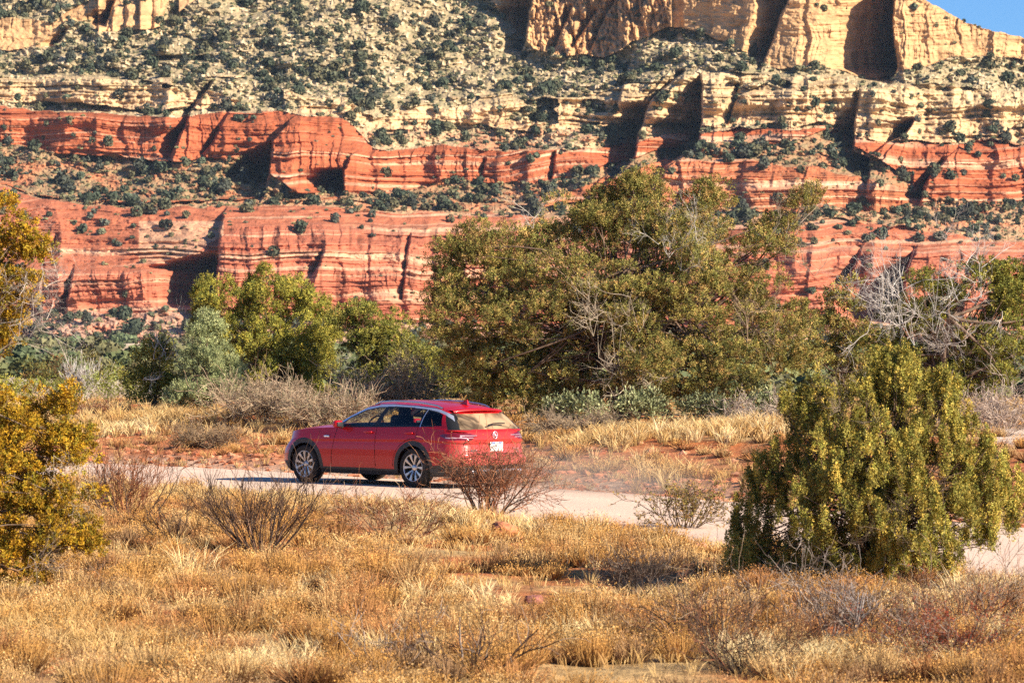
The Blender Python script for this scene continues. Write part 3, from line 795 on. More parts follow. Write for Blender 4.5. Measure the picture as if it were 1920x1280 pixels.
X, Y, Z = classify(LB)
nw = 91
k = np.full(X.shape, 'body', dtype=object)
ringi = np.arange(X.shape[0])[:, None] * np.ones(X.shape[1])
side = (np.abs(Y) > .70) & (ringi < nw)
rear = (X < .40) & (np.abs(Y) < .86) & (ringi < nw)
tail = (X < .40)
sill = (Z < .315) & side & ~(X < .3)
k[sill] = 'cladding'
k[(ringi < nw) & (Z < .40) & (X < .75)] = 'cladding'
k[(ringi < nw) & (Z < .40) & (X > 4.45)] = 'cladding'
k[(ringi < nw) & (X > 4.78) & (Z < .56)] = 'cladding'
for ax in (AX_R, AX_F):
    r = np.hypot(X - ax, (Z - WC) * 1.0)
    k[side & (r < .49)] = 'cladding'
    k[side & (r < .400)] = 'cut'
# doors
D1 = (X > 2.16) & (X < 3.30 - .12 * sstep(.5, 1.0, Z)) & (Z > .315)
D2 = (X > 1.12) & (X < 2.16) & (Z > .315) & (np.hypot(X - AX_R, Z - WC) > .52)
sd_ = side & (k == 'body')
for s, nm in ((1, 'l'), (-1, 'r')):
    k[sd_ & (np.sign(Y) == s) & D1] = 'front_door_' + nm
    k[sd_ & (np.sign(Y) == s) & D2] = 'rear_door_' + nm
isdoor = np.vectorize(lambda t: 'door' in t)(k)
gap = near_line(X, Z, [(2.16, .345), (2.16, 1.08)], .0055) | near_line(X, Z, [(3.30, .345), (3.30, .5), (3.18, 1.05)], .0055)
arc = [(AX_R + .52 * math.cos(a), WC + .52 * math.sin(a)) for a in np.linspace(.05, PI / 2 + .1, 14)] + [(1.12, .9), (1.12, 1.08)]
gap |= near_line(X, Z, arc, .0055)
k[side & gap & (Z > .34) & (k != 'cladding') & (k != 'cut')] = 'gap'
# tailgate and lamps
lamp = (tail | (side & (X < .54))) & (Z > .845) & (Z < .975) & (np.abs(Y) > .42) & (ringi < nw)
taper = np.where(X > .30, (.54 - X) / .24, 1.0); tin = np.where(np.abs(Y) < .72, sstep(.40, .66, np.abs(Y)), 1.0)
hi = .915 + .060 * np.minimum(1, .35 + .65 * np.minimum(taper, tin)); lo = .915 - .070 * np.minimum(taper, tin)
lamp &= (Z < hi) & (Z > lo)
k[lamp] = 'lamp'
bar = lamp & (X < .40) & ((np.abs(Z - .888) < .008) | ((np.abs(Z - .925) < .007) & (np.abs(Y) < .74)) | ((np.abs(np.abs(Y) - .745) < .012) & (Z > .885) & (Z < .935)))
k[bar] = 'lampbar'
rp = rear & (k == 'body')
gate = rp & (Z > .605) & (np.abs(Y) < .70)
k[gate] = 'tailgate'
edge = rp & (((np.abs(np.abs(Y) - .70) < .006) & (Z > .60)) | ((np.abs(Z - .605) < .006) & (np.abs(Y) < .70)))
k[edge] = 'gap'
# headlamps
hl = (X > 4.42) & (ringi < nw + 3) & (Z > .70 - .02) & (Z < .80) & (np.abs(Y) > .42)
hl &= (Z > .80 - .10 * sstep(4.45, 4.7, X))
k[hl] = 'headlamp'
grille = (X > 4.85) & (np.abs(Y) < .45) & (Z > .5) & (Z < .74) & (ringi < nw)
k[grille] = 'cladding'
# deck inside the cabin
deck = (ringi >= nw + 4) & (X > .22) & (X < 3.45) & (np.abs(Y) < .80)
k[deck] = 'interior'
fb = grid_quads(*LB.shape[:2]); kf = k.ravel(); vb = LB.reshape(-1, 3)


def sub(v, f, mask, name, mat, parent, smooth=True, push=0.0):
    f = f[mask]
    if len(f) == 0: return None
    u, inv = np.unique(f, return_inverse=True)
    return mesh_np(name, v[u], inv.reshape(-1, 4), mat, parent, smooth)


sub(vb, fb, (kf == 'body'), 'body', P_RED, car)
sub(vb, fb, (kf == 'cladding'), 'cladding', P_BLACK, car)
yg = Y.ravel(); xg = X.ravel(); zg = Z.ravel(); gm = kf == 'gap'
tailg = gm & (xg < .45)
sub(vb, fb, tailg, 'tailgate_seam', P_GAP, car)
for s in (1, -1):
    for x0, x1 in ((.45, 1.95), (1.95, 2.6), (2.6, 4)): sub(vb, fb, gm & ~tailg & (np.sign(yg) == s) & (xg > x0) & (xg <= x1), 'door_seam', P_GAP, car)
sub(vb, fb, (kf == 'interior'), 'cabin', P_INT, car)
sub(vb, fb, (kf == 'tailgate'), 'tailgate', P_RED, car)
for s in (1, -1):
    ys_ = np.sign(Y).ravel() == s
    lo_ = sub(vb, fb, (kf == 'lamp') & ys_, 'tail_lamp', P_LAMP, car)
    sub(vb, fb, (kf == 'lampbar') & ys_, 'light_bar', P_LAMPHI, lo_)
    sub(vb, fb, (kf == 'headlamp') & ys_, 'headlight', P_HEAD, car)
doors = {nm: sub(vb, fb, kf == nm, 'door', P_RED, car) for nm in ('front_door_l', 'rear_door_l', 'front_door_r', 'rear_door_r')}

X, Y, Z = classify(GH)
k = np.full(X.shape, 'roof', dtype=object); ringi = np.arange(X.shape[0])[:, None] * np.ones(X.shape[1]); wall_ = ringi < 73
colj = np.arange(X.shape[1])[None] * np.ones((X.shape[0], 1)); half = (len(gb) + 2) // 2
ci = np.where(colj < half, colj, len(gb) - colj)
sidep = (ci >= 70 + 16) & (ci < 70 + 34 + 430 + 34)        # round to the side
frontp = (ci >= 70 + 34 + 430 + 6)
rearp = ci < 70 + 30
inD = poly_in(X, Z, DLO) & sidep & wall_
for s, nm in ((1, 'l'), (-1, 'r')):
    ss = np.sign(Y) == s
    k[inD & ss & (X >= 2.13)] = 'glass_f_' + nm
    k[inD & ss & (X < 2.13) & (X >= 1.12)] = 'glass_r_' + nm
    k[inD & ss & (X < 1.12)] = 'glass_q_' + nm
pil = near_line(X, Z, [(2.22, 1.0), (2.06, 1.45)], .055) | near_line(X, Z, [(1.09, 1.0), (1.07, 1.45)], .014) | near_line(X, Z, [(3.30, 1.0), (3.02, 1.17)], .035)
rim_ = near_line(X, Z, DLO + DLO[:1], .014)
k[sidep & wall_ & ((inD & pil) | (rim_ & ~(X < .75)))] = 'frame'
k[sidep & wall_ & near_line(X, Z, CHR, .019)] = 'chrome'
k[sidep & wall_ & near_line(X, Z, [(1.085, 1.07), (1.07, 1.385)], .008)] = 'chrome'
ws = frontp & wall_ & (np.abs(Y) < .78 - .18 * (Z - 1.0) / .4) & (Z > 1.03) & (Z < 1.40) & (X > 2.78)
k[ws] = 'windscreen'
rwin = rearp & wall_ & (Z > 1.03) & (Z < 1.30)
below = (np.interp(X, [.1, .17, .26, .42, .58], [1.0, 1.05, 1.12, 1.225, 1.295]) > Z + 0)   # behind the bright strip
blk = wall_ & (ci < 70 + 34) & (k == 'roof') & (Z > 1.02) & (Z < 1.31)
k[blk & (X < .6) & (np.abs(Y) > .5)] = 'frame'
k[rwin & (np.abs(Y) < .735 - .16 * (Z - 1.03) / .27)] = 'rearglass'
k[wall_ & (ci < 70 + 34) & (Z <= 1.02)] = 'roof'
k[sidep & wall_ & near_line(X, Z, CHR, .019) & (np.abs(Y) > .55)] = 'chrome'
fg = grid_quads(*GH.shape[:2]); kf = k.ravel(); vg = GH.reshape(-1, 3)
roof = sub(vg, fg, kf == 'roof', 'roof', P_RED, car)
sub(vg, fg, kf == 'frame', 'window_frame', P_RUBBER, car)
sub(vg, fg, kf == 'windscreen', 'windscreen', P_GLASS, car)
rw = sub(vg, fg, kf == 'rearglass', 'rear_window', P_GLASSR, car)
for s, nm in ((1, 'l'), (-1, 'r')):
    sub(vg, fg, kf == 'glass_f_' + nm, 'window', P_GLASS, doors['front_door_' + nm])
    sub(vg, fg, kf == 'glass_r_' + nm, 'window', P_GLASS, doors['rear_door_' + nm])
    sub(vg, fg, kf == 'glass_q_' + nm, 'quarter_window', P_GLASSD, car)
    sub(vg, fg, (kf == 'chrome') & (np.sign(Y).ravel() == s), 'window_trim', P_CHROME, car)


# small shapes
def rbox(name, c, size, mat, parent, bev=.01, seg=3, rot=None, shear=None):
    import bmesh
    bm = bmesh.new(); bmesh.ops.create_cube(bm, size=1)
    for v in bm.verts: v.co = Vector((v.co.x * size[0], v.co.y * size[1], v.co.z * size[2]))
    if bev > 0: bmesh.ops.bevel(bm, geom=bm.edges[:], offset=min(bev, min(size) * .45), segments=seg, affect='EDGES', profile=.5)
    if shear:
        for v in bm.verts: v.co = Vector(shear(v.co))
    if rot is not None: bmesh.ops.rotate(bm, verts=bm.verts, cent=(0, 0, 0), matrix=rot)
    bmesh.ops.translate(bm, verts=bm.verts, vec=c)
    me = bpy.data.meshes.new(name); bm.to_mesh(me); bm.free()
    for p in me.polygons: p.use_smooth = True
    me.materials.append(mat); o = bpy.data.objects.new(name, me); COL.objects.link(o); o.parent = parent
    return o


def lathe(name, prof, mat, parent, n=64, loc=(0, 0, 0), smooth=True):
    """profile of (y across, radius) turned about the wheel axis (local Y)"""
    prof = np.array(prof); a = np.arange(n) * 2 * PI / n
    v = np.stack([np.outer(prof[:, 1], np.cos(a)), np.repeat(prof[:, :1], n, 1), np.outer(prof[:, 1], np.sin(a))], -1).reshape(-1, 3)
    return mesh_np(name, v, grid_quads(len(prof), n), mat, parent, smooth)


def make_wheel():
    wh = bpy.data.objects.new('wheel', None); COL.objects.link(wh); wh.parent = car
    lathe('tyre', [(-.11, .235), (-.118, .26), (-.116, .31), (-.10, .338), (-.06, WR), (.06, WR), (.10, .338), (.116, .31), (.118, .26), (.112, .242), (.10, .236)], P_TYRE, wh, 72)
    rim = lathe('rim', [(.108, .243), (.113, .238), (.108, .230), (.085, .224), (.0, .205), (-.03, .20), (-.03, .02)], P_RIMDARK, wh, 72)
    lathe('rim_lip', [(.109, .242), (.1145, .238), (.110, .229), (.100, .226)], P_ALLOY, rim, 72)
    b = Buf()
    for i in range(5):
        for o_, w0, w1 in ((-.20, .020, .052), (.20, .020, .052)):
            a0 = i * 2 * PI / 5 + PI / 2 + o_ * .45; a1 = i * 2 * PI / 5 + PI / 2 + o_ * 1.55
            p0 = np.array([math.cos(a0), math.sin(a0)]) * .055; p1 = np.array([math.cos(a1), math.sin(a1)]) * .229
            t = (p1 - p0) / np.linalg.norm(p1 - p0); n_ = np.array([-t[1], t[0]])
            cs = []
            for p, w_, yy in ((p0, w0, .062), ((p0 + p1) / 2, (w0 + w1) / 2 * .85, .088), (p1, w1, .098)):
                for s_, dy in ((-1, 0), (-.8, .012), (.8, .012), (1, 0)):
                    q_ = p + n_ * w_ * s_ * .62
                    cs.append((q_[0], yy + dy, q_[1]))
                q_ = p
            cs = np.array(cs)
            f = []
            for r_ in range(2):
                for c_ in range(3): f.append((r_ * 4 + c_, r_ * 4 + c_ + 1, r_ * 4 + c_ + 5, r_ * 4 + c_ + 4))
            back = cs.copy(); back[:, 1] -= .03
            nv = len(cs); allv = np.vstack([cs, back])
            for r_ in range(2):
                f.append((r_ * 4, r_ * 4 + 4, nv + r_ * 4 + 4, nv + r_ * 4)); f.append((r_ * 4 + 3, r_ * 4 + 7, nv + r_ * 4 + 7, nv + r_ * 4 + 3))
            b.add(allv, q=f)
    b.build('spokes', P_ALLOY, rim)
    lathe('hub_cap', [(.06, .062), (.085, .055), (.092, .035), (.094, .001)], P_ALLOY, rim, 32)
    return wh


w0 = make_wheel(); w0.location = (AX_R, .808, WC + .012)
for (x, y, rz) in ((AX_F, .808, 0), (AX_R, -.808, PI), (AX_F, -.808, PI)):
    c_ = w0.copy(); COL.objects.link(c_); c_.location = (x, y, WC + .012); c_.rotation_euler = (0, random.random(), 0) if rz == 0 else (0, .3, PI)
    if rz == 0: c_.rotation_euler = (0, .35, 0)
    for ch in list(w0.children):
        d_ = ch.copy(); COL.objects.link(d_); d_.parent = c_
        for g in ch.children:
            e_ = g.copy(); COL.objects.link(e_); e_.parent = d_
# wheel housings and underbody
for ax in (AX_R, AX_F):
    for s in (1, -1):
        b = Buf(); a = np.linspace(-.25, PI + .25, 30)
        ring = np.stack([ax + .41 * np.cos(a), np.full(30, s * .90), WC + .41 * np.sin(a)], 1); ring2 = ring.copy(); ring2[:, 1] = s * .52
        i = np.arange(29); b.add(np.vstack([ring, ring2]), q=np.stack([i, i + 1, i + 31, i + 30], 1))
        disc = np.vstack([[[ax, s * .52, WC]], ring2]); b.add(disc, t=np.stack([np.zeros(29, int), i + 1, i + 2], 1))
        b.build('wheel_housing', P_GAP, car, True)
rbox('underbody', (2.5, 0, .30), (4.5, 1.06, .22), P_GAP, car, .05)
# axle parts, exhaust tips and the silver strip in the rear apron
rbox('rear_axle', (AX_R, 0, .30), (.14, 1.5, .10), P_GAP, car, .03)
rbox('skid_plate', (.045, 0, .315), (.03, 1.02, .05), P_RAIL, car, .012)
for s in (1, -1): rbox('exhaust_tip', (.05, s * .55, .30), (.10, .17, .07), P_CHROME, car, .03)
# handles, mirrors
for s, nm in ((1, 'l'), (-1, 'r')):
    for X0, dn in ((2.34, 'front_door_'), (1.30, 'rear_door_')):
        rbox('handle', (X0, s * .922, .955), (.20, .035, .034), P_RED, doors[dn + nm], .016)
    mi = rbox('mirror', (3.06, s * .985, 1.085), (.13, .19, .135), P_RED, car, .055, 5, shear=lambda c: (c.x + .35 * abs(c.y) * 0, c.y, c.z))
    rbox('mirror_glass', (2.99, s * .99, 1.08), (.02, .14, .085), P_RIMDARK, mi, .01)
    rbox('mirror_foot', (3.08, s * .89, 1.03), (.07, .10, .05), P_RUBBER, mi, .02)
    rbox('side_badge', (3.42, s * .928, .86), (.14, .012, .03), P_CHROME, car, .005)
    # roof rail on its two feet
    t = np.linspace(0, 1, 16); xr_ = .78 + t * 1.72
    zr_ = np.interp(xr_, ZX, ZE) + .050 * np.sin(PI * np.clip(t, .0, 1)) ** .28 + .012
    pts = np.stack([xr_, s * (.585 - .02 * t), zr_], 1)[None]
    bb = Buf(); tubes(bb, pts, np.full((1, 16), .017), 8); bb.build('roof_rail', P_RAIL, car, True)
# antenna fin
fin = np.array([(.0, 0, 0), (.16, 0, 0), (.02, 0, .075), (-.02, 0, .078)])
b = Buf(); fv = []
for s in (-1, 1): fv += [(.17, s * .010, -.01), (.03, s * .012, .066), (-.02, s * .006, .074), (-.045, s * .028, -.01)]
b.add(np.array(fv) + np.array([.78, 0, 1.462]), q=[(0, 1, 2, 3), (4, 7, 6, 5), (0, 4, 5, 1), (1, 5, 6, 2), (2, 6, 7, 3)]); b.build('antenna_fin', P_RED, car)
# spoiler lip over the rear glass
n = 33; yy = np.linspace(-.60, .60, n); b = Buf(); sec = []
for y in yy:
    q = abs(y) / .60; xx = .40 + .085 * q ** 2.4; zt = 1.385 - .035 * q ** 2
    sec.append([(xx + .22, y, zt + .033 - .02 * q), (xx + .05, y, zt + .008), (xx, y, zt - .018), (xx + .02, y, zt - .036), (xx + .16, y, zt - .06)])
sv_ = np.array(sec).reshape(-1, 3); ii = (np.arange(n - 1)[:, None] * 5 + np.arange(4)[None]).ravel()
b.add(sv_, q=np.stack([ii, ii + 1, ii + 6, ii + 5], 1)); b.build('spoiler', P_RED, car, True)
# wiper, plate, emblem, lettering on the tailgate
bb = Buf(); tubes(bb, np.array([[(.125, .12, 1.10), (.15, -.04, 1.125), (.165, -.20, 1.13), (.165, -.33, 1.125)]]), np.full((1, 4), .012), 6); bb.build('wiper', P_RUBBER, car, True)
pl = rbox('license_plate', (.088, -.05, .725), (.012, .315, .165), P_PLATE, car, .004)
rbox('plate_band', (.081, -.05 + .085, .79), (.004, .09, .026), P_PLATEB, pl, 0); rbox('plate_band', (.081, -.05 - .085, .79), (.004, .09, .026), P_PLATEB, pl, 0)
rbox('plate_sticker', (.081, -.05 - .12, .665), (.004, .026, .026), P_ORANGE, pl, 0)
em = bpy.data.objects.new('emblem', None); COL.objects.link(em); em.parent = car; em.location = (.072, 0, .925)
b = Buf(); a = np.linspace(0, 2 * PI, 33)
tubes(b, np.stack([a * 0, .055 * np.cos(a), .062 * np.sin(a)], 1)[None], np.full((1, 33), .007), 6)
b.build('emblem_ring', P_CHROME, em, True)
for i_, (yy_, zz_) in enumerate(((.026, .018), (.0, .0), (-.026, -.018))):
    rbox('emblem_shield', (-.002, yy_, zz_), (.010, .020, .050), P_CHROME, em, .004, shear=lambda c: (c.x, c.y + .35 * c.z, c.z))


def text(name, body, loc, size, mat, parent):
    cu = bpy.data.curves.new(name, 'FONT'); cu.body = body; cu.size = size; cu.extrude = .002; cu.align_x = 'CENTER'
    t_ = bpy.data.objects.new(name, cu); COL.objects.link(t_); bpy.context.view_layer.update()
    me = bpy.data.meshes.new_from_object(t_.evaluated_get(bpy.context.evaluated_depsgraph_get())); bpy.data.objects.remove(t_)
    me.materials.clear(); me.materials.append(mat); o = bpy.data.objects.new(name, me); COL.objects.link(o); o.parent = parent
    o.location = loc; o.rotation_euler = (PI / 2, 0, -PI / 2); return o


text('lettering', 'BUICK', (.082, .52, .645), .055, P_CHROME, car)
text('lettering', 'TourX', (.082, -.53, .665), .05, P_CHROME, car)
text('lettering', 'AWD', (.082, -.57, .625), .036, P_CHROME, car)
# seats and wheel seen through the glass
for s in (1, -1):
    rbox('seat', (2.05, s * .38, 1.08), (.16, .50, .36), P_INT, car, .07, 4, rot=Matrix.Rotation(-.25, 3, 'Y'))
    rbox('headrest', (1.96, s * .38, 1.30), (.10, .28, .17), P_INT, car, .05, 4)
    rbox('headrest', (1.00, s * .36, 1.23), (.09, .26, .13), P_INT, car, .04, 4)
rbox('rear_seat', (1.10, 0, 1.05), (.16, 1.24, .30), P_INT, car, .06, 4, rot=Matrix.Rotation(-.25, 3, 'Y'))
rbox('dashboard', (3.15, 0, 1.02), (.5, 1.35, .12), P_INT, car, .05)
bb = Buf(); a = np.linspace(0, 2 * PI, 25)
tubes(bb, np.stack([2.72 - .18 * .4 * np.sin(a), .38 + .18 * np.cos(a), 1.06 + .165 * np.sin(a)], 1)[None], np.full((1, 25), .014), 6); bb.build('steering_wheel', P_INT, car, True)

# dust raised by the rear wheels
M_DUST, nt_, out_ = new_mat('road_dust')
pv = N_(nt_, 'ShaderNodeVolumePrincipled'); pv.inputs['Color'].default_value = (.92, .74, .60, 1); pv.inputs['Anisotropy'].default_value = .2
tcn = N_(nt_, 'ShaderNodeTexCoord'); nz = N_(nt_, 'ShaderNodeTexNoise'); nz.inputs['Scale'].default_value = .9; nz.inputs['Detail'].default_value = 4
nt_.links.new(tcn.outputs['Object'], nz.inputs['Vector'])
ln = N_(nt_, 'ShaderNodeVectorMath', operation='LENGTH'); nt_.links.new(tcn.outputs['Object'], ln.inputs[0])
va = chain2 = N_(nt_, 'ShaderNodeMapRange'); va.interpolation_type = 'SMOOTHSTEP'; va.inputs['From Min'].default_value = 1.0; va.inputs['From Max'].default_value = .25
nt_.links.new(ln.outputs['Value'], va.inputs['Value'])
vn = N_(nt_, 'ShaderNodeMapRange'); vn.inputs['From Min'].default_value = .36; vn.inputs['From Max'].default_value = .66; nt_.links.new(nz.outputs['Fac'], vn.inputs['Value'])
mu = N_(nt_, 'ShaderNodeMath', operation='MULTIPLY'); nt_.links.new(va.outputs[0], mu.inputs[0]); nt_.links.new(vn.outputs[0], mu.inputs[1])
m3 = N_(nt_, 'ShaderNodeMath', operation='MULTIPLY'); nt_.links.new(mu.outputs[0], m3.inputs[0]); m3.inputs[1].default_value = .42
nt_.links.new(m3.outputs[0], pv.inputs['Density']); nt_.links.new(pv.outputs[0], out_.inputs['Volume'])
import bmesh as _b3
bm = _b3.new(); _b3.ops.create_icosphere(bm, subdivisions=4, radius=1); me = bpy.data.meshes.new('dust'); bm.to_mesh(me); bm.free(); me.materials.append(M_DUST)
du_o = bpy.data.objects.new('dust', me); COL.objects.link(du_o)
pc_ = car_o - hd * 1.9
du_o.location = (pc_[0], pc_[1], .25); du_o.rotation_euler = (0, 0, CAR_TH); du_o.scale = (4.6, 1.9, .75)
tag(du_o, 'thin pinkish cloud of dust hanging behind the rear wheels of the red car', 'dust', kind='stuff')
# ------------------------------------------------------------------ trees
def spray_crown(buf, centers, rc, n_plume, n_leaf, rng, leaf, up, cols, squash=.8, fill=.35, plume=1.0, wleaf=.45, taper=0.0):
    """clumps of upright sprays round each centre. cols: (k,3) palette, chosen per plume"""
    M = len(centers); rc = np.broadcast_to(rc, (M,))
    idx = np.repeat(np.arange(M), n_plume); n = len(idx)
    d = rand_dirs(rng, n); d[:, 2] = np.where(d[:, 2] < -.35, -d[:, 2], d[:, 2])
    r = rc[idx] * (fill + (1 - fill) * rng.random(n) ** .6)
    off = d * r[:, None] * np.array([1, 1, squash]); off[:, :2] *= (1 - taper * np.clip(d[:, 2:3] * .5 + .35, 0, 1))
    base = centers[idx] + off
    ax = unit(d * (1 - up) + np.array([0, 0, up]) + rng.normal(size=(n, 3)) * .22)
    L = leaf * rng.uniform(2.2, 4.2, n) * plume
    cc = cols[rng.integers(0, len(cols), n)] * rng.uniform(.75, 1.25, (n, 1))
    clumpc = rng.uniform(.8, 1.2, M)[idx][:, None]
    cc = cc * clumpc
    j = np.repeat(np.arange(n), n_leaf); m = len(j)
    t = rng.random(m) ** .8
    rad = rand_dirs(rng, m)
    p = base[j] + ax[j] * (L[j] * t)[:, None] + rad * (L[j] * .26 * (1.1 - t * .8))[:, None]
    ld = unit(ax[j] * .75 + rad * .75 + rng.normal(size=(m, 3)) * .25)
    ll = leaf * rng.uniform(.6, 1.25, m)
    face = d[j] * 1.1 + rad * .6 + rng.normal(size=(m, 3)) * .25
    leaves(buf, p, ld, ll, ll * wleaf, rng, cc[j] * rng.uniform(.8, 1.2, (m, 1)), face)


def lobe_points(rng, lobes, per, shell=.35):
    """lobes: (cx,cy,cz, rx,ry,rz, weight) -> clump centres inside them, mostly near the outside"""
    out = []
    for (cx, cy, cz, rx, ry, rz, w_) in lobes:
        n = max(1, int(round(per * w_)))
        d = rand_dirs(rng, n); r = (shell + (1 - shell) * rng.random(n) ** .5)[:, None]
        out.append(np.array([cx, cy, cz]) + d * r * np.array([rx, ry, rz]))
    return np.vstack(out)


def limbs_to(buf, base_pts, targets, rng, r0, r1, sag=.25, col=(.16, .11, .075), K=7):
    """bent limbs from the bole to the clumps"""
    n = len(targets); k = rng.integers(0, len(base_pts), n); p0 = base_pts[k]
    t = np.linspace(0, 1, K)[None, :, None]
    mid = (p0 + targets) / 2 + rng.normal(size=(n, 3)) * .12 * np.linalg.norm(targets - p0, axis=1, keepdims=True)
    mid[:, 2] -= sag * np.abs(targets[:, 2] - p0[:, 2]) * .3
    pts = (1 - t) ** 2 * p0[:, None] + 2 * t * (1 - t) * mid[:, None] + t * t * targets[:, None]
    pts = pts + rng.normal(size=pts.shape) * .018 * np.linspace(0, 1, K)[None, :, None]
    rad = np.linspace(r0, r1, K)[None] * rng.uniform(.6, 1.2, (n, 1))
    tubes(buf, pts, rad, 5, np.array(col))
    return pts


def dead_twigs(buf, starts, dirs, L, r, rng, levels=3, m=(5, 4, 3), col=(.52, .44, .36), up=.04, wob=.22, ang=.75, ratio=.6):
    p = stem_pts(starts, dirs, L, rng, up, wob, 5); rd = np.broadcast_to(r, (len(starts),))[:, None] * np.linspace(1, .5, 5)[None]
    c = np.array(col)
    tubes(buf, p, rd, 4, c * rng.uniform(.75, 1.2, (len(p), 1)))
    for l in range(levels - 1):
        p, rd = branch(p, rd, m[l], ratio, ang, rng, up, wob, .2, .6)
        rd = np.maximum(rd, r * .12 if np.isscalar(r) else .002)
        tubes(buf, p, rd, 3, c * rng.uniform(.75, 1.25, (len(p), 1)))
    return p


OLIVE = np.array([[.115, .120, .026], [.085, .098, .024], [.150, .145, .035], [.065, .080, .022]])
DEEP = np.array([[.080, .083, .024], [.060, .068, .022], [.105, .100, .034], [.115, .088, .036], [.045, .055, .018]])
GOLD = np.array([[.30, .205, .016], [.235, .185, .018], [.34, .22, .016], [.16, .15, .018], [.22, .135, .015]])
BRIGHT = np.array([[.175, .170, .024], [.135, .145, .024], [.215, .195, .030], [.095, .108, .020]])
OLIVE = OLIVE * np.array([2.5, 2.2, 1.9]); DEEP = DEEP * np.array([3.5, 2.9, 2.5])
BLUEG = np.array([[.15, .19, .095], [.115, .155, .08], [.19, .225, .115], [.10, .13, .06]])
BRIGHT = BRIGHT * np.array([2.05, 1.85, 2.2]); GOLD = GOLD * np.array([1.45, 1.25, 1.3]); BLUEG = BLUEG * np.array([2.2, 1.9, 1.75])
DUN = np.array([[.23, .175, .085], [.17, .135, .065], [.27, .20, .11]])


def tree(name, label, cat, base_px, base_d, lobes, per, rc, leaf, cols, seed, n_plume=14, n_leaf=14, up=.45, trunks=1, trunk_r=.12, lean=0.0,
         dead=None, group=None, base_z=None, squash=.8, shell=.35, fill=.35, limb_col=(.15, .10, .07), plume=1.0, limb_share=.5, wleaf=.45, taper=0.0, limb_r=.36):
    """lobes in photo pixels: (px, py, rx, ry, depth offset m, weight)"""
    rng = np.random.default_rng(seed)
    bx = (base_px - CX) / F * base_d
    bz = gz(bx, base_d) if base_z is None else base_z
    root = empty(name, (bx, base_d, bz - .03)); tag(root, label, cat, group)
    B0 = np.array([bx, base_d, bz - .03])
    k = base_d / F
    Lw = []
    for (px, py, rx, ry, dz, w_) in lobes:
        c = at(px, py, base_d + dz); Lw.append((c[0], c[1], c[2], rx * k, .8 * rx * k, ry * k, w_))
    C = lobe_points(rng, Lw, per, shell)
    C = C[C[:, 2] > bz + .05]
    # bole: a few twisting stems
    tb = Buf(); top = max(l[2] for l in Lw); pts_all = []
    for t_ in range(trunks):
        h = (top - bz) * rng.uniform(.45, .75); a = rng.uniform(0, 2 * PI)
        spread = .0 if trunks == 1 else .22 * h
        s = np.linspace(0, 1, 9)[:, None]
        end = np.array([math.cos(a) * spread + lean * h, math.sin(a) * spread, h])
        p = s * end + np.column_stack([fbm(s[:, 0] * 2.2, s[:, 0] * 0 + t_ * 3.7 + seed, 5) * .22, fbm(s[:, 0] * 2.2, s[:, 0] * 0 + t_ * 5.1 + seed, 9) * .2, s[:, 0] * 0]) * s
        if trunks > 1: p[:, :2] += np.array([math.cos(a), math.sin(a)]) * trunk_r * .7
        tubes(tb, (p + B0)[None], (trunk_r * (1.25 - .85 * s[:, 0]) / (1 if trunks == 1 else 1.35))[None], 8, np.array(limb_col))
        pts_all.append(p[2:] + B0)
    P = np.vstack(pts_all)
    ncl = max(3, int(len(C) * limb_share)); sel = rng.permutation(len(C))[:ncl]
    lp = limbs_to(tb, P, C[sel], rng, trunk_r * limb_r, trunk_r * .06, col=limb_col)
    tb.build('trunk', M_BARK, root, True, B0)
    cb = Buf()
    spray_crown(cb, C, rc * rng.uniform(.7, 1.3, len(C)), n_plume, n_leaf, rng, leaf, up, cols, squash, fill, plume, wleaf, taper)
    cb.build('crown', M_LEAF, root, False, B0)
    for (px, py, rx, ry, dz, n, L, r, col, dr) in (dead or ()):
        db = Buf(); c = at(px, py, base_d + dz)
        st = c + rng.normal(size=(n, 3)) * np.array([rx * k * .5, .3, ry * k * .5])
        q_ = st[np.argsort(st[:, 0])]; tubes(db, q_[None], np.full((1, n), r * .30), 4, np.array(col) * .7)     # the dead limb they spring from
        dd = unit(rand_dirs(rng, n) * .8 + np.array(dr))
        dead_twigs(db, st, dd, L * rng.uniform(.4, 1.0, n), r * .42, rng, 3, (6, 5), np.array(col) * .80)
        db.build('dead_twigs', M_BARK, root, False, B0)
    return root


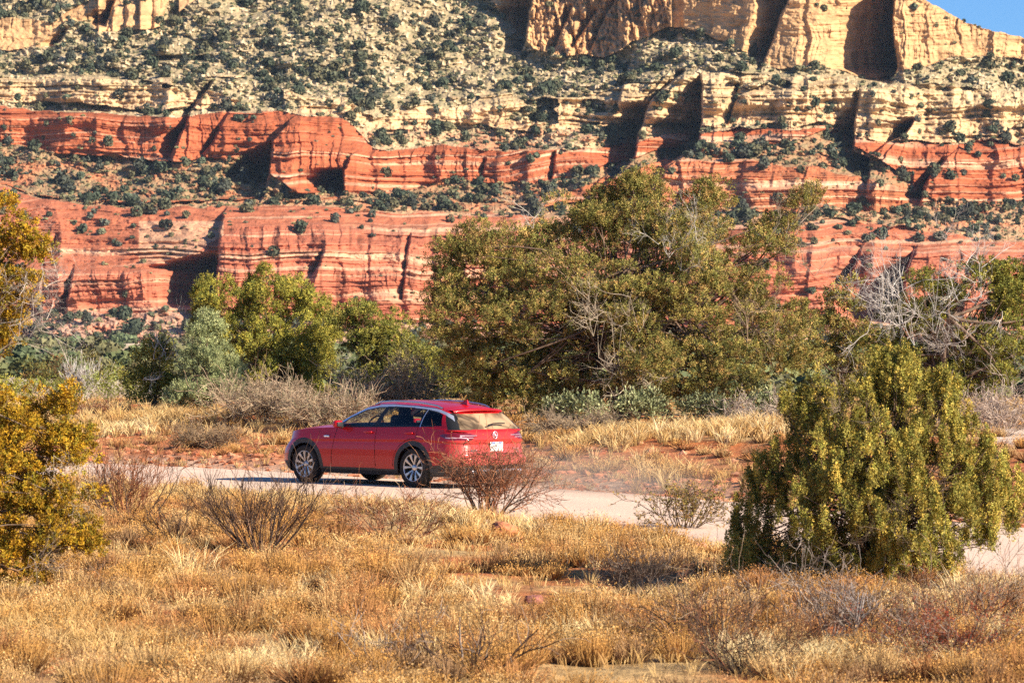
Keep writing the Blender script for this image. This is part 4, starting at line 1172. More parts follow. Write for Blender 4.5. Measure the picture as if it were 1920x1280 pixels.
# the big spreading juniper beyond the road
tree('juniper_tree', 'large spreading dark green juniper with bleached dead branches behind the red car', 'tree', 1175, 78,
     [(870, 470, 42, 48, .2, .5), (915, 520, 85, 90, 0, 1.0), (860, 600, 70, 70, -.3, .8), (990, 470, 62, 52, .5, .6), (1100, 440, 82, 80, .3, 1.1), (1185, 420, 75, 78, .2, 1.0),
      (1255, 470, 60, 80, -.3, .8), (1330, 430, 55, 68, .3, .65), (1290, 560, 95, 95, -.9, 1.2), (1180, 580, 90, 80, -1.1, 1.0), (1070, 560, 85, 85, -.9, 1.0), (980, 590, 85, 75, -.8, .9),
      (1400, 510, 70, 75, .2, .7), (1450, 440, 50, 45, .3, .35), (1508, 395, 30, 30, .3, .22), (1435, 600, 80, 70, -.2, .8), (1485, 650, 55, 60, .3, .5), (1380, 690, 85, 65, -.8, .9), (1240, 690, 110, 60, -1.2, 1.1),
      (1090, 690, 110, 60, .2, .8), (960, 690, 85, 55, .1, .9), (880, 670, 50, 50, .1, .5), (930, 745, 70, 40, .3, .7), (1050, 750, 110, 40, .4, 1.0), (1180, 760, 90, 30, .2, .6), (1330, 750, 90, 30, -.2, .5), (1140, 370, 42, 26, .3, .3), (1195, 362, 36, 22, .3, .25), (1320, 380, 26, 24, .2, .2), (840, 530, 30, 35, 0, .25), (815, 580, 26, 40, 0, .22)],
     23, .37, .047, DEEP, 11, wleaf=.42, limb_r=.18, n_plume=52, n_leaf=26, up=.40, fill=.66, plume=1.0, shell=.2, trunks=4, trunk_r=.20,
     dead=[(1150, 610, 70, 75, -1.9, 16, .9, .022, (.52, .42, .31), (0, -.6, .2)), (1275, 470, 45, 60, -1.1, 12, .9, .02, (.60, .54, .46), (.2, -.3, .7)), (1000, 410, 30, 25, -.6, 4, .8, .02, (.6, .54, .46), (-.3, -.2, .8)),
           (1200, 715, 60, 40, -1.9, 9, .8, .02, (.58, .46, .34), (.1, -.7, -.1)), (1480, 480, 60, 60, -.2, 9, 1.3, .022, (.40, .30, .22), (.8, -.1, .5)), (1390, 600, 60, 70, -1.1, 10, .9, .02, (.45, .32, .22), (.3, -.5, .1)),
           (1300, 430, 30, 50, -.4, 5, 1.0, .02, (.55, .5, .43), (.1, -.1, 1))], limb_share=.6)
# bright olive juniper, pale pinyon and the sprawling juniper to the left of it
tree('juniper_tree', 'bright olive green upright juniper standing behind the pale little pine', 'tree', 505, 86,
     [(430, 575, 50, 42, 0, .6), (510, 565, 62, 50, 0, .9), (545, 620, 78, 85, -.5, 1.2), (470, 650, 80, 85, -.4, 1.2), (600, 650, 48, 80, 0, .8), (390, 570, 30, 30, 0, .3), (520, 720, 95, 50, -.3, .9), (600, 715, 50, 45, 0, .5), (405, 640, 40, 70, .2, .5), (590, 575, 28, 32, .1, .25)],
     24, .25, .046, BRIGHT, 12, n_plume=42, n_leaf=26, up=.65, limb_r=.22, taper=.4, trunks=3, trunk_r=.12, plume=1.1, fill=.55, squash=1.25, shell=.5)
tree('pinyon_pine', 'small pale blue green cone shaped pine in front of the olive juniper', 'tree', 385, 81,
     [(382, 612, 22, 22, 0, .35), (385, 650, 42, 34, 0, .7), (388, 695, 58, 34, 0, 1.0), (385, 738, 66, 30, 0, 1.0), (350, 750, 34, 26, -.2, .5), (430, 735, 28, 26, -.1, .4)],
     26, .21, .062, BLUEG, 13, n_plume=22, n_leaf=24, up=.5, trunk_r=.08, wleaf=.26, fill=.6, plume=.8, shell=.5)
tree('juniper_tree', 'sprawling mixed green juniper with bare brown twigs above the roof of the car', 'tree', 745, 84,
     [(672, 612, 42, 36, 0, .6), (715, 632, 42, 26, 0, .4), (700, 660, 55, 45, 0, .8), (762, 690, 60, 42, 0, .8), (690, 720, 50, 30, -.3, .5), (815, 715, 45, 45, .1, .6), (640, 600, 14, 16, 0, .12), (735, 610, 22, 12, 0, .12), (840, 660, 28, 22, .2, .2)],
     27, .27, .047, np.vstack([OLIVE, DEEP[:2]]), 14, n_plume=32, n_leaf=25, up=.4, fill=.55, plume=.8, shell=.4, trunks=2, trunk_r=.10,
     dead=[(770, 715, 70, 22, -.9, 14, .8, .016, (.55, .42, .29), (.4, -.4, .25)), (655, 685, 20, 20, -.6, 4, .5, .016, (.55, .5, .42), (-.2, -.3, .3))])
tree('juniper_tree', 'dark olive juniper bush with dead white branches left of the pale little pine', 'tree', 290, 88,
     [(285, 690, 34, 42, 0, .8), (272, 735, 32, 36, 0, .7), (312, 740, 26, 36, 0, .5), (300, 665, 16, 20, 0, .2)], 34, .22, .08, OLIVE * .8, 15, n_plume=12, n_leaf=12, up=.5, trunk_r=.08,
     dead=[(312, 672, 26, 20, -.6, 6, .9, .018, (.70, .66, .58), (.2, -.1, 1.0)), (265, 708, 12, 10, -.9, 3, .8, .02, (.70, .66, .58), (.8, -.2, -.4))])
# right-hand group beyond the road
tree('juniper_tree', 'half dead juniper full of bleached grey branches at the right edge', 'tree', 1765, 74,
     [(1690, 620, 60, 50, .3, .7), (1650, 660, 50, 40, .2, .5), (1760, 560, 50, 40, .2, .5), (1740, 620, 60, 40, .2, .6), (1850, 550, 60, 45, 0, .8), (1800, 620, 80, 60, .3, .6), (1880, 640, 60, 80, -.2, .9), (1910, 580, 45, 60, 0, .5), (1850, 720, 80, 50, -.2, .8), (1760, 700, 70, 40, .5, .4), (1730, 535, 22, 16, -.3, .15), (1860, 515, 26, 20, -.1, .2), (1960, 620, 60, 90, 0, .7), (1900, 530, 36, 26, 0, .3)],
     21, .30, .048, OLIVE * .85, 16, n_plume=34, n_leaf=25, up=.4, fill=.55, plume=.8, trunks=3, trunk_r=.13,
     dead=[(1700, 600, 80, 45, -1.2, 20, 1.0, .020, (.62, .56, .50), (-.5, -.3, .25)), (1660, 560, 35, 40, -.6, 10, 1.2, .022, (.62, .57, .52), (-.6, -.1, .7)), (1770, 545, 70, 40, -.8, 11, 1.1, .022, (.62, .57, .52), (.1, -.1, .6)), (1800, 640, 80, 50, -1.3, 12, .9, .02, (.55, .48, .42), (-.1, -.5, -.1)),
           (1830, 520, 26, 30, -.2, 7, 1.3, .022, (.62, .57, .52), (.2, 0, 1)), (1770, 470, 14, 30, 0, 3, 1.1, .02, (.5, .42, .36), (.1, 0, 1)), (1890, 700, 60, 40, -1.2, 8, .8, .016, (.58, .48, .40), (0, -.5, 0))])
tree('juniper_tree', 'narrow dark green juniper between the large juniper and the dead branches', 'tree', 1580, 80,
     [(1580, 570, 28, 34, 0, .5), (1592, 625, 40, 40, 0, .7), (1560, 680, 50, 42, 0, .8), (1620, 690, 42, 42, 0, .6), (1560, 600, 16, 22, 0, .15), (1600, 740, 60, 30, 0, .5)], 16, .30, .056, DEEP, 17, n_plume=34, n_leaf=20, up=.45, fill=.55, plume=.8, trunk_r=.09,
     dead=[(1600, 715, 40, 30, -.9, 10, .7, .016, (.58, .50, .42), (.2, -.5, .1))])
# upright juniper bush on the near side, right
tree('juniper_bush', 'broad sunlit juniper bush with upright sprays on the near side of the road', 'bush', 1640, 35.6,
     [(1680, 740, 62, 62, 0, .9), (1600, 790, 80, 75, -.1, 1.1), (1740, 800, 90, 80, -.1, 1.2), (1520, 830, 50, 80, .1, .7), (1620, 880, 110, 80, -.5, 1.6), (1770, 890, 110, 85, -.3, 1.6), (1480, 900, 60, 70, .2, .8), (1440, 930, 45, 60, .3, .5), (1850, 910, 55, 75, 0, .8),
      (1560, 960, 110, 70, -.4, 1.4), (1700, 980, 120, 70, -.6, 1.6), (1820, 980, 80, 62, -.1, 1.0), (1405, 1000, 42, 60, .3, .55), (1385, 1050, 30, 40, .3, .3), (1560, 1045, 80, 45, 0, .8), (1690, 1055, 110, 40, -.3, 1.0), (1440, 1050, 50, 40, .2, .4), (1500, 1085, 70, 30, 0, .5), (1620, 1085, 80, 30, -.2, .6), (1740, 1080, 80, 30, -.2, .6), (1400, 1085, 45, 30, .2, .4), (1900, 960, 26, 60, .1, .3),
      (1690, 700, 26, 30, 0, .3), (1650, 715, 18, 36, 0, .2), (1780, 745, 22, 46, 0, .3), (1490, 775, 30, 26, .1, .25), (1530, 770, 22, 40, .1, .2)],
     40, .075, .025, np.vstack([BRIGHT * np.array([1.25, 1.08, 1.25]), OLIVE[:2]]), 18, n_plume=28, n_leaf=20, up=.92, taper=.8, limb_r=.22, trunks=6, trunk_r=.055, squash=3.0, plume=1.0, fill=.35, shell=.35, limb_share=.55, limb_col=(.11, .07, .05),
     dead=[(1640, 980, 120, 60, -.6, 18, .45, .008, (.22, .16, .11), (.1, -.4, .6)), (1560, 780, 60, 40, -.2, 8, .4, .007, (.42, .32, .24), (-.2, -.3, .6))])
# golden juniper at the left edge, mostly outside the picture
tree('juniper_tree', 'golden yellow juniper leaning in at the left edge in front of the road', 'tree', -300, 34.2,
     [(20, 460, 62, 40, 0, .45), (-20, 540, 70, 50, 0, .7), (40, 545, 45, 30, -.1, .25), (10, 600, 40, 50, 0, .25), (5, 650, 30, 30, 0, .12), (60, 470, 26, 26, -.1, .2),
      (40, 785, 70, 50, 0, .9), (115, 760, 26, 30, -.1, .2), (60, 850, 95, 60, -.2, 1.1), (135, 850, 50, 40, -.1, .45), (0, 900, 80, 70, -.2, 1.0), (80, 935, 80, 42, -.2, .7), (60, 1000, 95, 60, -.2, 1.0), (140, 1010, 42, 46, -.2, .5), (20, 1070, 80, 42, -.2, .5), (-110, 600, 120, 150, .2, 1.6), (-130, 850, 130, 150, .2, 1.8), (-110, 1020, 110, 70, 0, .8), (5, 400, 24, 22, 0, .12), (90, 1080, 50, 18, -.1, .15), (175, 935, 20, 12, -.1, .08)],
     28, .105, .029, GOLD, 19, n_plume=26, n_leaf=22, up=.35, trunks=3, trunk_r=.07, squash=.95, plume=.8, fill=.5, limb_share=.5, limb_col=(.20, .14, .10),
     dead=[(40, 600, 60, 60, -.1, 16, .5, .008, (.60, .50, .42), (.7, -.1, .1)), (90, 930, 60, 60, -.5, 14, .4, .006, (.58, .48, .36), (.8, -.3, .1)), (60, 520, 40, 40, -.2, 9, .5, .008, (.60, .50, .42), (.7, -.2, .1)), (70, 1070, 80, 30, -.4, 12, .5, .007, (.42, .32, .24), (.8, -.2, .1))])

# ------------------------------------------------------------------ mid-ground bushes
def leafy(name, label, cat, px, d, w_px, top_px, cols, seed, leaf=.09, density=1.0, up=.5, group=None, wleaf=.4, dead=None):
    """a low bush filling a pixel width, from the ground up to top_px"""
    bx = (px - CX) / F * d; bz = gz(bx, d); k = d / F
    by = CY + (EYE - bz) / k; h = by - top_px
    L = []
    rng = np.random.default_rng(seed)
    nl_ = max(3, int(w_px / max(h, 1) * 3.2))
    for i in range(nl_):
        x = px + (i + .5 - nl_ / 2) / nl_ * w_px * .8 + rng.normal() * w_px * .04; q = 1 - (abs(x - px) / (w_px * .55)) ** 2
        hh = h * max(.35, q) * rng.uniform(.8, 1.05)
        L.append((x, by - hh * .56, w_px / nl_ * .8, hh * .42, rng.normal() * .15, 1.0))
    area = w_px * k * h * k
    per = max(3, density * 9 * area / nl_ / (leaf / .09) ** 2 * .9)
    return tree(name, label, cat, px, d, L, per, .17 * (leaf / .09), leaf, cols, seed, n_plume=9, n_leaf=10, up=up, trunks=2, trunk_r=.035, group=group, limb_share=.5, wleaf=wleaf, dead=dead, shell=.2)


SAGE = np.array([[.24, .26, .13], [.30, .30, .16], [.19, .21, .10]])
LEAFG = np.array([[.20, .22, .045], [.25, .25, .06], [.16, .18, .04]])
leafy('shrub', 'grey green shrub at the foot of the large juniper nearest to the car', 'shrub', 1080, 74, 110, 755, SAGE, 31)
leafy('shrub', 'tall grey green shrub under the large juniper, right of the first', 'shrub', 1200, 74.5, 120, 742, SAGE * .95, 32)
leafy('shrub', 'grey green shrub below the right side of the large juniper', 'shrub', 1320, 75, 110, 752, SAGE * .9, 33)
leafy('shrub', 'pale green shrub by the dry twigs at the right end of the large juniper', 'shrub', 1440, 74, 90, 748, SAGE * 1.1, 34)
leafy('shrub', 'olive green willow like shrub behind the golden grass', 'shrub', 205, 92, 130, 706, LEAFG * 1.15, 35, up=.6, wleaf=.22)
leafy('shrub', 'green leafy shrub behind the golden juniper', 'shrub', 90, 96, 120, 712, LEAFG, 36, up=.6, wleaf=.22)
leafy('shrub', 'olive shrub at the left edge above the golden juniper', 'shrub', 5, 98, 90, 706, OLIVE, 37)
leafy('juniper_tree', 'dark rounded juniper far left beyond the leafy shrubs', 'tree', 68, 150, 46, 656, DEEP * .55, 38, leaf=.15)
leafy('juniper_tree', 'rusty brown half dead juniper beside the dark rounded one', 'tree', 112, 155, 38, 652, np.array([[.17, .09, .035], [.12, .075, .03], [.14, .10, .04]]), 39, leaf=.15)
leafy('juniper_tree', 'olive brown juniper behind the white dead brush', 'tree', 165, 150, 60, 655, np.array([[.16, .125, .04], [.11, .105, .035], [.14, .12, .045]]), 40, leaf=.15)
leafy('juniper_tree', 'olive juniper between the white dead brush and the dark juniper bush', 'tree', 222, 135, 70, 675, OLIVE * .7, 41, leaf=.13)
leafy('shrub', 'tan shrub in the gap left of the pale little pine', 'shrub', 255, 160, 70, 662, np.array([[.22, .18, .09], [.17, .15, .07]]), 42, leaf=.14)


def bare_bush(name, label, px, base_py, d, w_px, top_py, cols, seed, stems=26, r=.007, lean=.0, m=(5, 5), ang=.6, up=.05, wob=.2, spread=1.0, leafcol=None, leafn=0, leafl=.02, z=None, ratio=.55, group=None):
    """leafless or nearly leafless bush of many forking stems"""
    rng = np.random.default_rng(seed)
    bx = (px - CX) / F * d; bz = gz(bx, d) - .02 if z is None else z
    root = empty(name, (bx, d, bz)); tag(root, label, 'bush', group)
    k = d / F; W = w_px * k / 2; H = max(.15, EYE + (CY - top_py) * k - bz)
    a = rng.uniform(0, 2 * PI, stems); q = rng.random(stems) ** .6 * spread
    dirs = np.column_stack([np.cos(a) * q * W + lean * H, np.sin(a) * q * W * .8, H * rng.uniform(.55, 1.0, stems)])
    L = np.linalg.norm(dirs, axis=1) * .92
    st = np.column_stack([np.cos(a) * q * W * .30, np.sin(a) * q * W * .30, np.zeros(stems)])
    b = Buf(); cols = np.atleast_2d(np.array(cols, float))
    def cc(n): return cols[rng.integers(0, len(cols), n)] * rng.uniform(.75, 1.25, (n, 1))
    p = stem_pts(st, dirs, L, rng, up, wob * .6, 6); rd = r * rng.uniform(.7, 1.3, (stems, 1)) * np.linspace(1, .45, 6)[None]
    tubes(b, p, rd, 4, cc(stems))
    for l, mm in enumerate(m):
        p, rd = branch(p, rd, mm, ratio, ang, rng, up, wob, .3, .62); rd = np.maximum(rd, d * 6e-5)
        tubes(b, p, rd, 3, cc(len(p)))
    b.build('stems', M_DRY, root)
    if leafn:
        lb = Buf(); i = rng.integers(0, len(p), leafn); kk = rng.integers(1, p.shape[1], leafn)
        q_ = p[i, kk] + rng.normal(size=(leafn, 3)) * .012
        lc = np.atleast_2d(np.array(leafcol)); ll = leafl * rng.uniform(.6, 1.3, leafn)
        leaves(lb, q_, rand_dirs(rng, leafn), ll, ll * .6, rng, lc[rng.integers(0, len(lc), leafn)] * rng.uniform(.7, 1.3, (leafn, 1)))
        lb.build('leaves', M_DRY, root)
    return root


RUST = [(.30, .115, .055), (.24, .10, .055), (.36, .17, .09)]; DARK = [(.075, .048, .036), (.11, .07, .05), (.05, .035, .03)]
PALE = [(.42, .30, .20), (.50, .38, .26), (.34, .23, .15)]; GREY = [(.30, .24, .20), (.22, .17, .14), (.40, .33, .28)]
bare_bush('twig_bush', 'reddish brown wiry bush in front of the rear bumper of the car', 915, 962, 49.6, 215, 858, RUST + DARK[:2], 51, stems=30, r=0.0125, m=(7, 6), ang=.75, wob=.24, leafcol=[(.34, .12, .05), (.28, .12, .06)], leafn=2600, leafl=.022)
bare_bush('twig_bush', 'black bare bush with upright burnt looking stems near the front of the car', 490, 1034, 40.8, 215, 905, DARK + [(.2, .12, .08)], 52, stems=34, r=0.0094, m=(5, 4), ang=.5, up=.06, wob=.16)
bare_bush('twig_bush', 'rust coloured bush with a few black branches beside the golden juniper', 225, 975, 47, 165, 880, RUST, 53, stems=26, r=0.0075, m=(6, 5), ang=.5, up=.1)
bare_bush('dead_branch', 'black forked dead branches sticking out of the rust coloured bush', 240, 978, 46.4, 190, 862, DARK, 54, stems=7, r=0.0125, m=(3, 3), ang=.6, wob=.28)
bare_bush('twig_bush', 'low reddish wiry bush below the near front wheel and rear wheel', 735, 1012, 44, 190, 945, RUST + PALE[:1] + DARK[:1], 55, stems=26, r=0.0075, m=(6, 5), ang=.8, wob=.26)
bare_bush('twig_bush', 'low bush with green and brown leaves at the roadside right of the car', 1285, 992, 45.6, 150, 925, [(.20, .13, .07), (.12, .08, .05)], 56, stems=22, r=0.0088, m=(5, 5), ang=.8, wob=.26, leafcol=[(.30, .22, .06), (.20, .17, .05), (.34, .19, .06)], leafn=2600, leafl=.032)
bare_bush('twig_bush', 'tangled brown bush at the lower right with reddish twigs', 1335, 1235, 27.2, 270, 1105, RUST[1:] + DARK + PALE[:1], 57, stems=30, r=0.0069, m=(6, 5), ang=.8, wob=.28)
bare_bush('twig_bush', 'grey tangled bush below the sunlit juniper bush', 1560, 1190, 29.2, 260, 1085, GREY + DARK[:1], 58, stems=24, r=0.0063, m=(5, 5), ang=.8, wob=.28)
bare_bush('dead_sapling', 'bare grey dead sapling standing in front of the sunlit juniper bush', 1603, 1215, 28.1, 90, 1028, [(.42, .37, .35), (.36, .31, .29)], 59, stems=2, r=.0095, m=(6, 3), ang=.75, up=.08, wob=.10, spread=.15, ratio=.42)
bare_bush('twig_bush', 'dark red berried tangled bush in the lower right corner', 1770, 1275, 26.0, 260, 1150, [(.20, .09, .06), (.12, .07, .05)] + GREY[:1], 60, stems=26, r=0.0063, m=(6, 5), ang=.85, wob=.28, leafcol=[(.34, .06, .025), (.26, .06, .03)], leafn=3800, leafl=.016)
bare_bush('twig_bush', 'brown bush with long slanting stems above the red berried one', 1790, 1200, 29.0, 200, 1085, RUST[1:] + DARK[:1] + PALE[:1], 61, stems=20, r=0.0075, m=(5, 5), ang=.75, wob=.24, lean=.25)
bare_bush('dead_branch', 'long arching dark dead branches at the bottom centre', 880, 1290, 25.2, 330, 1160, DARK + GREY[:1], 62, stems=13, r=0.0088, m=(4, 3), ang=.55, wob=.22, up=.0)
bare_bush('dead_branch', 'thin grey bare branches spreading left of the arching dark ones', 720, 1270, 26.0, 200, 1165, GREY + DARK[:1], 63, stems=10, r=0.0063, m=(4, 3), ang=.6, wob=.24)
bare_bush('twig_bush', 'pale wiry bush at the right edge in the dry grass', 1880, 1150, 31, 150, 1085, PALE + GREY[:1], 64, stems=20, r=0.0063, m=(5, 4), ang=.8, wob=.28)
bare_bush('twig_bush', 'dark tangled bare bush at the bottom right of centre', 1400, 1290, 25.4, 240, 1175, DARK + RUST[1:2], 65, stems=22, r=.0065, m=(6, 5), ang=.8, wob=.28)
bare_bush('twig_bush', 'dark brown bare bush between the grey tangled bush and the red berried one', 1660, 1240, 27.4, 190, 1135, DARK + RUST[1:2] + GREY[:1], 66, stems=20, r=.006, m=(6, 5), ang=.8, wob=.26)
bare_bush('twig_bush', 'low dark bare bush in the scrub left of the juniper bush, in its shade', 1190, 1100, 34, 170, 1040, DARK + GREY[1:2], 67, stems=24, r=.006, m=(6, 5), ang=.8, wob=.26)
bare_bush('twig_bush', 'thin black bare stems in the golden scrub near the golden juniper', 330, 1010, 43, 130, 935, DARK, 68, stems=9, r=.008, m=(4, 4), ang=.6, wob=.26)
# the beige brush along the far bank
bare_bush('dry_brush', 'big beige tangle of dry brush in front of the olive juniper', 505, 838, 77, 190, 728, PALE + [(.34, .27, .17)], 71, stems=60, r=.010, m=(8, 6), ang=.8, wob=.3, group=None)
bare_bush('dry_brush', 'beige dry brush just beyond the bonnet of the car', 620, 838, 75, 150, 748, PALE + [(.28, .25, .15)], 72, stems=46, r=.010, m=(8, 6), ang=.8, wob=.3)
bare_bush('dry_brush', 'brown dry brush between the windscreen and the sprawling juniper', 720, 815, 80, 190, 715, PALE[1:] + [(.30, .24, .15)], 73, stems=50, r=.010, m=(8, 6), ang=.8, wob=.3)
bare_bush('dry_brush', 'brownish grey rounded brush right of the tail of the car', 1085, 862, 70, 140, 798, [(.30, .22, .15), (.24, .18, .12), (.36, .27, .18)], 74, stems=50, r=.009, m=(8, 6), ang=.7, wob=.26)
bare_bush('dry_brush', 'pale twiggy brush below the right end of the large juniper', 1430, 850, 70, 150, 770, [(.42, .33, .26), (.34, .26, .20), (.5, .40, .32)], 75, stems=44, r=.010, m=(7, 5), ang=.8, wob=.3)
bare_bush('dry_brush', 'pale pinkish brush at the right edge behind the sunlit juniper bush', 1870, 815, 66, 170, 745, [(.48, .36, .29), (.38, .28, .22), (.55, .44, .36)], 76, stems=40, r=.010, m=(7, 5), ang=.8, wob=.3)
bare_bush('dry_brush', 'white dead brush among the green shrubs at the left', 152, 745, 99, 70, 706, [(.55, .51, .46), (.48, .44, .40)], 77, stems=30, r=.011, m=(6, 4), ang=.35, up=.12, wob=.12)
bare_bush('dry_brush', 'low dark brown brush on the red bank ahead of the car', 400, 850, 72, 130, 812, [(.26, .18, .11), (.20, .14, .09), (.32, .22, .13)], 78, stems=40, r=.008, m=(7, 5), ang=.8, wob=.28)
bare_bush('dry_brush', 'rusty dry brush beside the golden juniper across the road', 170, 805, 84, 60, 768, RUST + PALE[:1], 79, stems=26, r=.009, m=(6, 5), ang=.7, wob=.26)


# ------------------------------------------------------------------ rocks
M_STONE = ground_mat('red_stone', fine=6, amp=.35, bump=.8, bdist=.03)
def rock(label, px, py, d, w_px, h_px, col, seed):
    import bmesh
    bm = bmesh.new(); bmesh.ops.create_icosphere(bm, subdivisions=4, radius=1)
    v = np.array([x.co for x in bm.verts]); f = np.array([[q.index for q in t.verts] for t in bm.faces]); bm.free()
    v = np.sign(v) * np.abs(v) ** .75
    n = fbm(v[:, 0] * 1.3 + seed, v[:, 1] * 1.3 + v[:, 2] * 1.7, seed) * .32 + fbm(v[:, 0] * 4 + seed, v[:, 1] * 4 + v[:, 2] * 4.3, seed + 1) * .10
    v = v * (1 + n[:, None]); k = d / F
    v = v * np.array([w_px * k / 2, w_px * k * .4, h_px * k * .62])
    bx = (px - CX) / F * d; z = gz(bx, d)
    c = np.array(col) * (1 + .3 * fbm(v[:, 0] * 6, v[:, 2] * 9 + seed, 3))[:, None]
    o = mesh_np('rock', v, f, M_STONE, None, False, c); o.location = (bx, d, z + h_px * k * .22)
    tag(o, label, 'rock'); return o
RR = (.50, .19, .10)
rock('orange red boulder in the grass in front of the road, right of centre', 948, 1012, 43.6, 62, 40, RR, 1)
rock('cracked red stone just right of the orange red boulder', 1105, 1018, 43.0, 54, 22, RR, 2)
rock('dark red stone by the road left of the black bare bush', 398, 945, 51, 22, 24, (.30, .12, .08), 3)
rock('dark brown stone half hidden in grass below centre', 1002, 1128, 33.4, 34, 22, (.24, .10, .08), 4)
rock('pink stone beside the dark brown stone in grass', 1046, 1128, 33.2, 30, 14, (.55, .30, .24), 5)
rock('orange stone lying in the dry grass above the red bank, right of the car', 1098, 850, 71, 24, 24, (.58, .25, .15), 6)
rock('flat red stone on the far bank ahead of the car', 352, 828, 78, 40, 14, (.50, .22, .13), 7)
rock('reddish stone under the juniper bush at its left end', 1372, 1040, 40, 34, 26, (.42, .19, .12), 8)
rock('pinkish stone left of the juniper bush in the scrub', 1305, 1030, 41, 40, 22, (.48, .24, .16), 9)
rock('red stone beside the wiry bush under the car shadow', 585, 985, 46, 34, 16, RR, 10)
rock('small pale stone on the verge left of the sunlit juniper bush', 1362, 948, 52, 14, 12, (.62, .50, .40), 12)
# crumbling red edge of the far bank: too many bits to count
rng = np.random.default_rng(90); b = Buf()
import bmesh as _bm
bmx = _bm.new(); _bm.ops.create_icosphere(bmx, subdivisions=1, radius=1); iv = np.array([x.co for x in bmx.verts]); iff = np.array([[q.index for q in t.verts] for t in bmx.faces]); bmx.free()
def strew(n, lo, hi, smin, smax, cols, s_lo=60, s_hi=330):
    i = rng.integers(s_lo, s_hi, n); o_ = rng.uniform(lo, hi, n)
    xy = RCL[i] + RN[i] * o_[:, None] + rng.normal(size=(n, 2)) * .1
    z = ground_z(xy[:, 0], xy[:, 1]); s = smin + (smax - smin) * rng.random(n) ** 3
    for q in range(n):
        v = iv * (1 + .35 * rng.normal(size=(len(iv), 1))) * s[q] * np.array([1.3, 1, .7])
        b.add(v + np.array([xy[q, 0], xy[q, 1], z[q]]), t=iff, c=np.array(cols[rng.integers(0, len(cols))]) * rng.uniform(.75, 1.25))
strew(2600, 2.7, 4.8, .02, .10, [(.44, .165, .085), (.36, .13, .065), (.50, .23, .13)])
strew(900, 4.0, 8.5, .02, .10, [(.48, .18, .09), (.55, .26, .15)])
strew(1300, -2.9, -2.0, .012, .045, [(.60, .46, .36), (.52, .36, .27)])
tag(b.build('stone_rubble', M_STONE), 'red broken stones and pale gravel along both road edges', 'rubble', kind='stuff')

# ------------------------------------------------------------------ grass and golden scrub
def scatter(n, y0, y1, rng, wide=1.25):
    y = np.sqrt(rng.uniform(y0 ** 2, y1 ** 2, n)); x = rng.uniform(-1, 1, n) * (960 / F * y * wide + .6)
    return x, y


rng = np.random.default_rng(101)
# golden snakeweed mounds
x, y = scatter(2700, 20.5, 60, rng); sdl = road_sd(x, y)
dens = fbm(x * .45, y * .45, 141)
ok = (sdl < -3.0) & (dens > -.06 - .3 * (y < 32)); x, y = x[ok], y[ok]
x2, y2 = scatter(1600, 50, 80, rng); sd2 = road_sd(x2, y2); ok = (sd2 > 4.0) & (sd2 < 14) & (rng.random(len(x2)) < .45); x = np.r_[x, x2[ok]]; y = np.r_[y, y2[ok]]
farside = np.r_[np.zeros(len(x) - ok.sum(), bool), np.ones(ok.sum(), bool)]
z = ground_z(x, y); n = len(x)
sb_ = Buf()
R_ = rng.uniform(.16, .36, n); H_ = rng.uniform(.10, .30, n) * (1 + .35 * fbm(x * .7, y * .7, 143)) * np.where(farside, .8, 1)
ns = np.clip((7000 / y), 80, 260).astype(int)
idx = np.repeat(np.arange(n), ns); m = len(idx)
a = rng.uniform(0, 2 * PI, m); q = np.sqrt(rng.random(m))
base = np.column_stack([x[idx] + np.cos(a) * q * R_[idx] * .35, y[idx] + np.sin(a) * q * R_[idx] * .35, z[idx] - .01])
top = np.column_stack([x[idx] + np.cos(a) * q * R_[idx] * 1.1, y[idx] + np.sin(a) * q * R_[idx] * 1.1, z[idx] + H_[idx] * (1.05 - .45 * q ** 2) * rng.uniform(.75, 1.15, m)]) + rng.normal(size=(m, 3)) * .02
mid = (base + top) / 2 + rng.normal(size=(m, 3)) * .012; mid[:, :2] += (top - base)[:, :2] * .12
tone = rng.random(n)
gold = np.array([.54, .29, .085]); brown = np.array([.38, .18, .065]); strawc = np.array([.64, .42, .18]); greyb = np.array([.36, .22, .11])
ct = np.where(tone[:, None] < .42, gold, np.where(tone[:, None] < .66, strawc, np.where(tone[:, None] < .9, brown * 1.2, greyb))) * rng.uniform(.8, 1.2, (n, 1))
wv_ = (y[idx] * 1.0e-4 + .0009)
tan_ = unit(top - base); sd_v = unit(np.cross(tan_, rand_dirs(rng, m)))
v = np.stack([base - sd_v * wv_[:, None], base + sd_v * wv_[:, None], mid + sd_v * wv_[:, None], mid - sd_v * wv_[:, None], top], 1)
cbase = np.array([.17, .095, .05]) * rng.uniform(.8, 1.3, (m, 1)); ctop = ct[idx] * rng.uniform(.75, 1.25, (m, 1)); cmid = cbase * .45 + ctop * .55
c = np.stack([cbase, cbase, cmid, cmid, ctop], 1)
i5 = np.arange(m)[:, None] * 5
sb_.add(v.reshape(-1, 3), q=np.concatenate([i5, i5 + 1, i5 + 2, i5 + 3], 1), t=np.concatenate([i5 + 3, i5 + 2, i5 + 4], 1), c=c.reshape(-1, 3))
for rep in range(2):
    hsel = rng.random(m) < .7
    tp = top[hsel] + rng.normal(size=(hsel.sum(), 3)) * .016; ll = (.008 + y[idx][hsel] * 2.6e-4) * rng.uniform(.6, 1.3, hsel.sum())
    leaves(sb_, tp, rand_dirs(rng, len(tp)) + np.array([0, 0, .5]), ll, ll * .6, rng, ctop[hsel] * rng.uniform(.85, 1.3, (len(tp), 1)))
tag(sb_.build('scrub', M_DRY), 'low golden brown mounds of scrub covering the ground before the road', 'scrub', kind='stuff')

